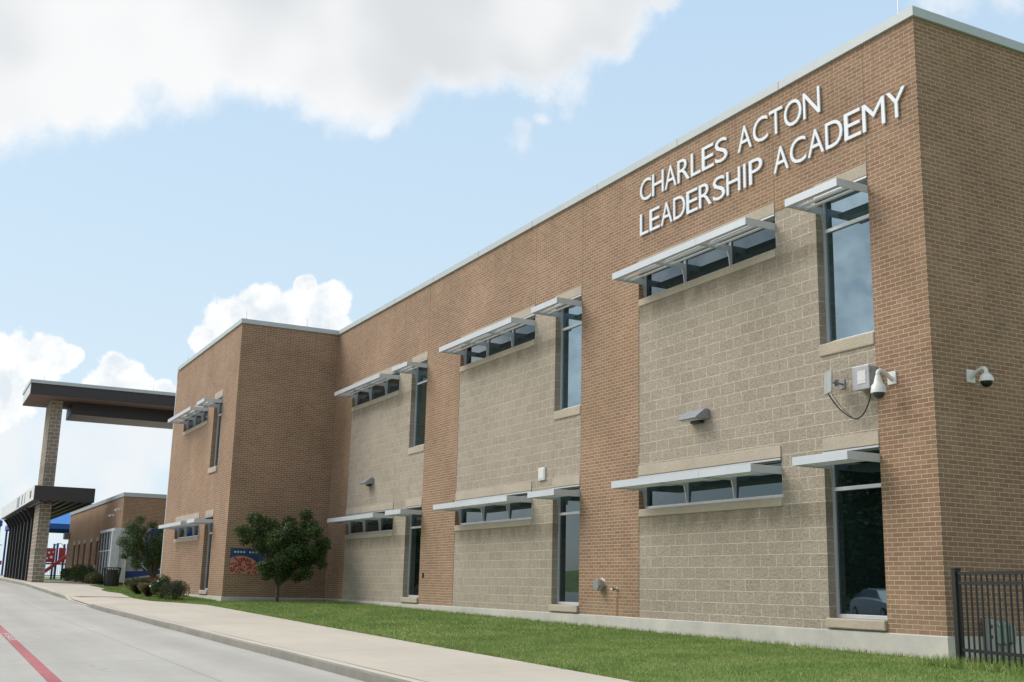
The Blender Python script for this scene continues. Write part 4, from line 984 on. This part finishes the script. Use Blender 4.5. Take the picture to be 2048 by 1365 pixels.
# banner on the wing's side wall
ban = thing('banner', (X7, -2.2, .7), 'blue banner with a pizza picture hung on the brick wing behind the tree', 'banner')
bxp = X7+.02
mb = MB(); mb.box(X7+.004, bxp, -3.33, -1.25, .73, 1.58); mb.build('sheet', plain('banner_blue', (0.015, 0.06, 0.15), .6), ban)
mb = MB(); cyb, czb, R_ = -2.95, .73, .62; pts = []
for i in range(25):
    a_ = math.pi*i/24; yy = cyb+.70*math.cos(a_); pts.append((bxp+.001, max(yy, -3.325), czb+.003+.60*math.sin(a_)))
mb.prism(pts, (.003, 0, 0)); mb.build('pizza', plain('pizza_cream', (0.44, 0.22, 0.16), .7, 0, .5, 30), ban, recalc=True)
mb = MB(); rg = np.random.default_rng(5)
for i in range(110):
    a_ = rg.uniform(0, math.pi); q = .68*math.sqrt(rg.random()); yy, zz = cyb+q*math.cos(a_), czb+.03+q*.8*math.sin(a_)
    if yy > -3.28 and zz > .78 and (yy-cyb)**2/.43+(zz-czb)**2/.31 < 1: mb.lathe((bxp+.0042+i*.00003, yy, zz), (1, 0, 0), [(0, .034), (.002, .032), (.002, 0)], 9)
tag(mb.build('topping', plain('topping_red', (0.30, 0.035, 0.03), .6), ban), kind='stuff')
mb = MB()
for i in range(14):
    yy = -3.2+i*.10
    if i % 5 != 4: mb.box(bxp+.001, bxp+.004, yy, yy+.055, 1.43, 1.485)
mb.build('lettering', WHITEP, ban)
mb = MB(); mb.prism([(bxp+.001, -2.25, .735), (bxp+.001, -1.75, .735), (bxp+.001, -1.95, .85), (bxp+.001, -2.1, .87)], (.003, 0, 0)); mb.build('light_shape', plain('banner_cyan', (.04, .25, .40), .6), ban, recalc=True)
mb = MB(); mb.prism([(bxp+.001, -1.60, 1.0), (bxp+.001, -1.4, .92), (bxp+.001, -1.28, 1.15), (bxp+.001, -1.4, 1.3)], (.003, 0, 0)); mb.build('pale_shape', plain('banner_pale', (.5, .48, .4), .6), ban, recalc=True)

# ------------------------------------------------------------------ street furniture at the left
tz = zg(-45.2, -4.4)
t = thing('trash_can', (-45.3, -4.3, tz), 'dark slatted metal trash can beside the glass corner of the low building', 'trash can')
mb = MB()
for i in range(22):
    a_ = 2*math.pi*i/22; c_, s_ = math.cos(a_), math.sin(a_); mb.tube([(-45.3+.30*c_, -4.3+.30*s_, tz+.05), (-45.3+.33*c_, -4.3+.33*s_, tz+.5), (-45.3+.38*c_, -4.3+.38*s_, tz+.88)], .018, 5)
mb.build('slat_cage', BLACKM, t)
mb = MB(); mb.lathe((-45.3, -4.3, tz), (0, 0, 1), [(.02, .26), (.8, .27), (.8, .0)], 20); mb.build('liner', plain('liner_grey', (.05, .05, .055), .6), t, smooth=True)
mb = MB(); mb.lathe((-45.3, -4.3, tz+.86), (0, 0, 1), [(0, .36), (.0, .40), (.04, .40), (.04, .25), (.02, .25)], 24); mb.build('rim', BLACKM, t, smooth=True)
t = thing('sign_post', (-45.2, -3.75, zg(-45.2, -3.75)), 'thin grey metal sign post right of the trash can', 'post')
mb = MB(); z = zg(-45.2, -3.75); mb.tube([(-45.2, -3.75, z-.1), (-45.2, -3.75, z+1.75)], .032, 8); mb.build('pole', STEEL, t)
mb = MB(); mb.lathe((-45.2, -3.75, z), (0, 0, 1), [(0, .09), (.02, .09), (.025, .04)], 12); mb.build('base', STEEL, t)
hx, hy = -62.0, -9.75; hz = zg(hx, hy)-.12
t = thing('fire_hydrant', (hx, hy, hz), 'red and white fire hydrant cut by the left edge of the picture', 'hydrant')
mb = MB(); mb.lathe((hx, hy, hz), (0, 0, 1), [(0, .2), (.05, .2), (.06, .13), (.6, .13), (.6, 0)], 16); mb.lathe((hx+.1, hy, hz+.42), (1, .0, 0), [(0, .08), (.15, .08), (.15, 0)], 12); mb.build('body', RED, t, smooth=True)
mb = MB(); mb.lathe((hx, hy, hz+.6), (0, 0, 1), [(0, .17), (.06, .17), (.12, .15), (.24, .09), (.26, .03), (.32, .03), (.32, 0)], 16); mb.build('bonnet', WHITEP, t, smooth=True)

# ------------------------------------------------------------------ playground far behind
def shade_sail(cx, cy, wx, wy, z0, z1, label):
    t = thing('shade_canopy', (cx, cy, .5), label, 'shade canopy', 'blue fabric shade canopies over the playground')
    A = [(cx-wx/2, cy-wy/2, z0), (cx+wx/2, cy-wy/2, z0), (cx+wx/2, cy+wy/2, z0), (cx-wx/2, cy+wy/2, z0)]
    r_ = wx*.0; T = [(cx, cy-wy*.15, z1), (cx, cy+wy*.15, z1)]
    mb = MB(); mb.add(A+T, [(0, 1, 4), (1, 2, 5, 4), (2, 3, 5), (3, 0, 4, 5)])
    o = mb.build('fabric', FABRIC, t); sm = o.modifiers.new('t', 'SOLIDIFY'); sm.thickness = .02
    mb = MB()
    for i in range(4):
        a_, b_ = A[i], A[(i+1) % 4]; mb.quad(a_, b_, (b_[0], b_[1], b_[2]-.42), (a_[0], a_[1], a_[2]-.42))
    o = mb.build('valance', FABRICD, t); sm = o.modifiers.new('t', 'SOLIDIFY'); sm.thickness = .02
    for a_ in A:
        mb = MB(); q = Vector(a_)*.97+Vector((cx, cy, 0))*.03; mb.tube([(q.x, q.y, -.5), (q.x, q.y, z0)], .09, 10); mb.build('pole', BLUE, t)
shade_sail(-94, -1.0, 10, 9.5, 4.75, 6.9, 'blue fabric playground shade behind the low building, right of the block column')
shade_sail(-92, -12.2, 8, 11, 4.75, 6.9, 'blue fabric playground shade at the left edge of the picture')
ply = thing('play_structure', (-88, -2.5, .5), 'red and blue playground climbing tower between the column and the low building', 'playground')
def pbox(n_, m_, *a): mb = MB(); mb.box(*a); mb.build(n_, m_, ply, bevel=.02)
for (px, py) in ((-86.0, -2.62), (-86.0, -1.85), (-88.4, -2.62), (-88.4, -1.85), (-86.2, -3.5), (-88.4, -3.5)):
    mb = MB(); mb.tube([(px, py, .3), (px, py, 3.1)], .085, 12); mb.build('post', BLUE, ply)
pbox('deck', BLUE, -88.4, -86.0, -3.5, -1.85, 1.45, 1.55)
pbox('panel', RED, -86.0, -85.92, -2.5, -1.98, 1.6, 2.75); pbox('panel', RED, -86.1, -86.02, -3.5, -2.72, 1.6, 2.7)
mb = MB()
for (yy, zz, r_) in ((-3.2, 2.35, .08), (-3.0, 2.0, .10), (-3.3, 1.9, .07), (-2.9, 2.4, .05)): mb.lathe((-86.015, yy, zz), (1, 0, 0), [(0, r_), (.02, r_), (.02, 0)], 16)
mb.build('cutout_pattern', WHITEP, ply)
mb = MB(); mb.prism([(-85.9, -1.95, 1.9), (-85.9, -3.4, .75), (-85.9, -3.4, 1.05), (-85.9, -1.95, 2.25)], (.6, 0, 0)); mb.build('slide', RED, ply, bevel=.03, recalc=True)
mb = MB(); mb.tube([( -86.0, -2.5+.3*math.cos(q), 2.8+.3*math.sin(q)) for q in np.linspace(0, math.pi, 12)], .03, 6); mb.build('hoop', STEEL, ply)
pf = thing('playground_fence', (-80, -2.5, .3), 'low black picket fence in front of the playground', 'fence')
mb = MB()
for y in np.arange(-4.6, 2, .14): mb.box(-80.01, -79.99, y-.01, y+.01, .4, 1.55)
mb.build('pickets', BLACKM, pf)
for z in (.55, 1.42): mb = MB(); mb.box(-80.02, -79.98, -4.65, 2, z, z+.05); mb.build('rail', BLACKM, pf)
rl = thing('play_deck', (-86, -9, .3), 'red playground deck with black railing at the left edge of the picture', 'playground')
mb = MB(); mb.box(-88, -85, -12, -6.6, 1.3, 1.6); mb.build('deck', RED, rl)
mb = MB()
for y in np.arange(-12, -6.7, .3): mb.box(-85.02, -84.98, y-.015, y+.015, 1.6, 2.75)
mb.box(-85.03, -84.97, -12, -6.7, 2.751, 2.80); mb.build('railing', BLACKM, rl)
for y in (-11.5, -9, -6.9): mb = MB(); mb.tube([(-85.5, y, .3), (-85.5, y, 1.3)], .1, 10); mb.build('post', BLACKM, rl)

# ------------------------------------------------------------------ across the road (seen mirrored in the glass)
def car(cx, cy, ang, paint, label):
    z = zg(cx, cy)-.125; t = thing('parked_car', (cx, cy, z), label, 'car')
    ca, sa = math.cos(ang), math.sin(ang)
    def T_(x, y, zz): return (cx+x*ca-y*sa, cy+x*sa+y*ca, z+zz)
    L = [(-2.3, .45, .72), (-2.25, .80, .78), (-1.5, .95, .84), (-.85, 1.02, .86), (-.1, 1.05, .88), (1.2, 1.06, .88), (1.9, 1.02, .84), (2.25, .9, .78), (2.32, .5, .72)]
    mb = MB(); vs = []
    for x, h, hw in L:
        for (yy, zz) in ((-hw, .28), (-hw-.03, .55), (-hw, h-.08), (-hw+.12, h), (hw-.12, h), (hw, h-.08), (hw+.03, .55), (hw, .28)): vs.append(T_(x, yy, min(zz, h)))
    fs = [(i*8+j, i*8+(j+1) % 8, (i+1)*8+(j+1) % 8, (i+1)*8+j) for i in range(len(L)-1) for j in range(8)]+[tuple(range(8)), tuple(range((len(L)-1)*8, len(L)*8))]
    mb.add(vs, fs); mb.build('body', paint, t, smooth=True, recalc=True)
    mb = MB(); G = [(-1.05, 1.0, .74), (-.3, 1.40, .62), (.6, 1.45, .60), (1.3, 1.36, .62), (1.95, 1.0, .74)]; vs = []
    for x, h, hw in G: vs += [T_(x, -hw-.08, .98), T_(x, -hw, h), T_(x, hw, h), T_(x, hw+.08, .98)]
    fs = [(i*4+j, i*4+(j+1) % 4, (i+1)*4+(j+1) % 4, (i+1)*4+j) for i in range(len(G)-1) for j in range(4)]+[(0, 1, 2, 3), (16, 17, 18, 19)]
    mb.add(vs, fs); cb = mb.build('cabin_glass', GLASS, t, recalc=True)
    mb = MB(); vs = []
    for x, h, hw in G[1:4]: vs += [T_(x, -hw-.01, h-.03), T_(x, -hw+.05, h+.02), T_(x, hw-.05, h+.02), T_(x, hw+.01, h-.03)]
    fs = [(i*4+j, i*4+(j+1) % 4, (i+1)*4+(j+1) % 4, (i+1)*4+j) for i in range(2) for j in range(4)]+[(0, 1, 2, 3), (8, 9, 10, 11)]
    mb.add(vs, fs); mb.build('roof', paint, t, recalc=True)
    for x in (-1.4, 1.4):
        for sd in (-1, 1):
            mb = MB(); c0 = T_(x, sd*.80, .33); mb.lathe(c0, (-sa*sd, ca*sd, 0), [(-.12, .33), (.1, .33), (.12, .30), (.12, 0)], 20); wl = mb.build('wheel', BLACKM, t)
            mb = MB(); mb.lathe(T_(x, sd*.925, .33), (-sa*sd, ca*sd, 0), [(0, .21), (.01, .21), (.012, .0)], 16); mb.build('rim', STEEL, wl)
    for sd in (-1, 1): mb = MB(); mb.lathe(T_(-2.26, sd*.55, .66), (-ca, -sa, 0), [(0, .11), (.05, .09), (.06, 0)], 10); mb.build('headlight', WHITEP, t)
CARW = plain('car_white', (.62, .63, .65), .25); CART = plain('car_teal', (.12, .30, .33), .25)
car(-27.0, -26.0, math.radians(200), CARW, 'white sedan parked across the road, mirrored in the lower tall window nearest the corner')
car(-46.0, -30.5, math.radians(190), CART, 'teal sedan parked across the road, mirrored in the middle tall window')
tree(-38.0, -38.0, 13, 9.5, 'large leafy tree across the road, mirrored in the nearest lower tall window', 51, nleaf=16000, nb=60, lsize=.5, th=.12, cc=.52, ce=.45, group='trees across the road')
tree(-47.0, -45.0, 12, 9.0, 'second large leafy tree across the road, farther along', 53, nleaf=12000, nb=50, lsize=.5, th=.12, cc=.52, ce=.45, group='trees across the road')
mb = MB(); xs2 = X_(-120, 20, 5); vs = []
for x in xs2:
    for (yy, zz) in ((-36, 0), (-44, 1.4), (-60, 2.2), (-90, 2.2), (-110, 0)): vs.append((x, yy, zg(x, yy)-.2+zz))
fs = [(i*5+j, i*5+j+1, (i+1)*5+j+1, (i+1)*5+j) for i in range(len(xs2)-1) for j in range(4)]
mb.add(vs, fs); tag(mb.build('grass_bank', TURF, recalc=True), kind='structure')
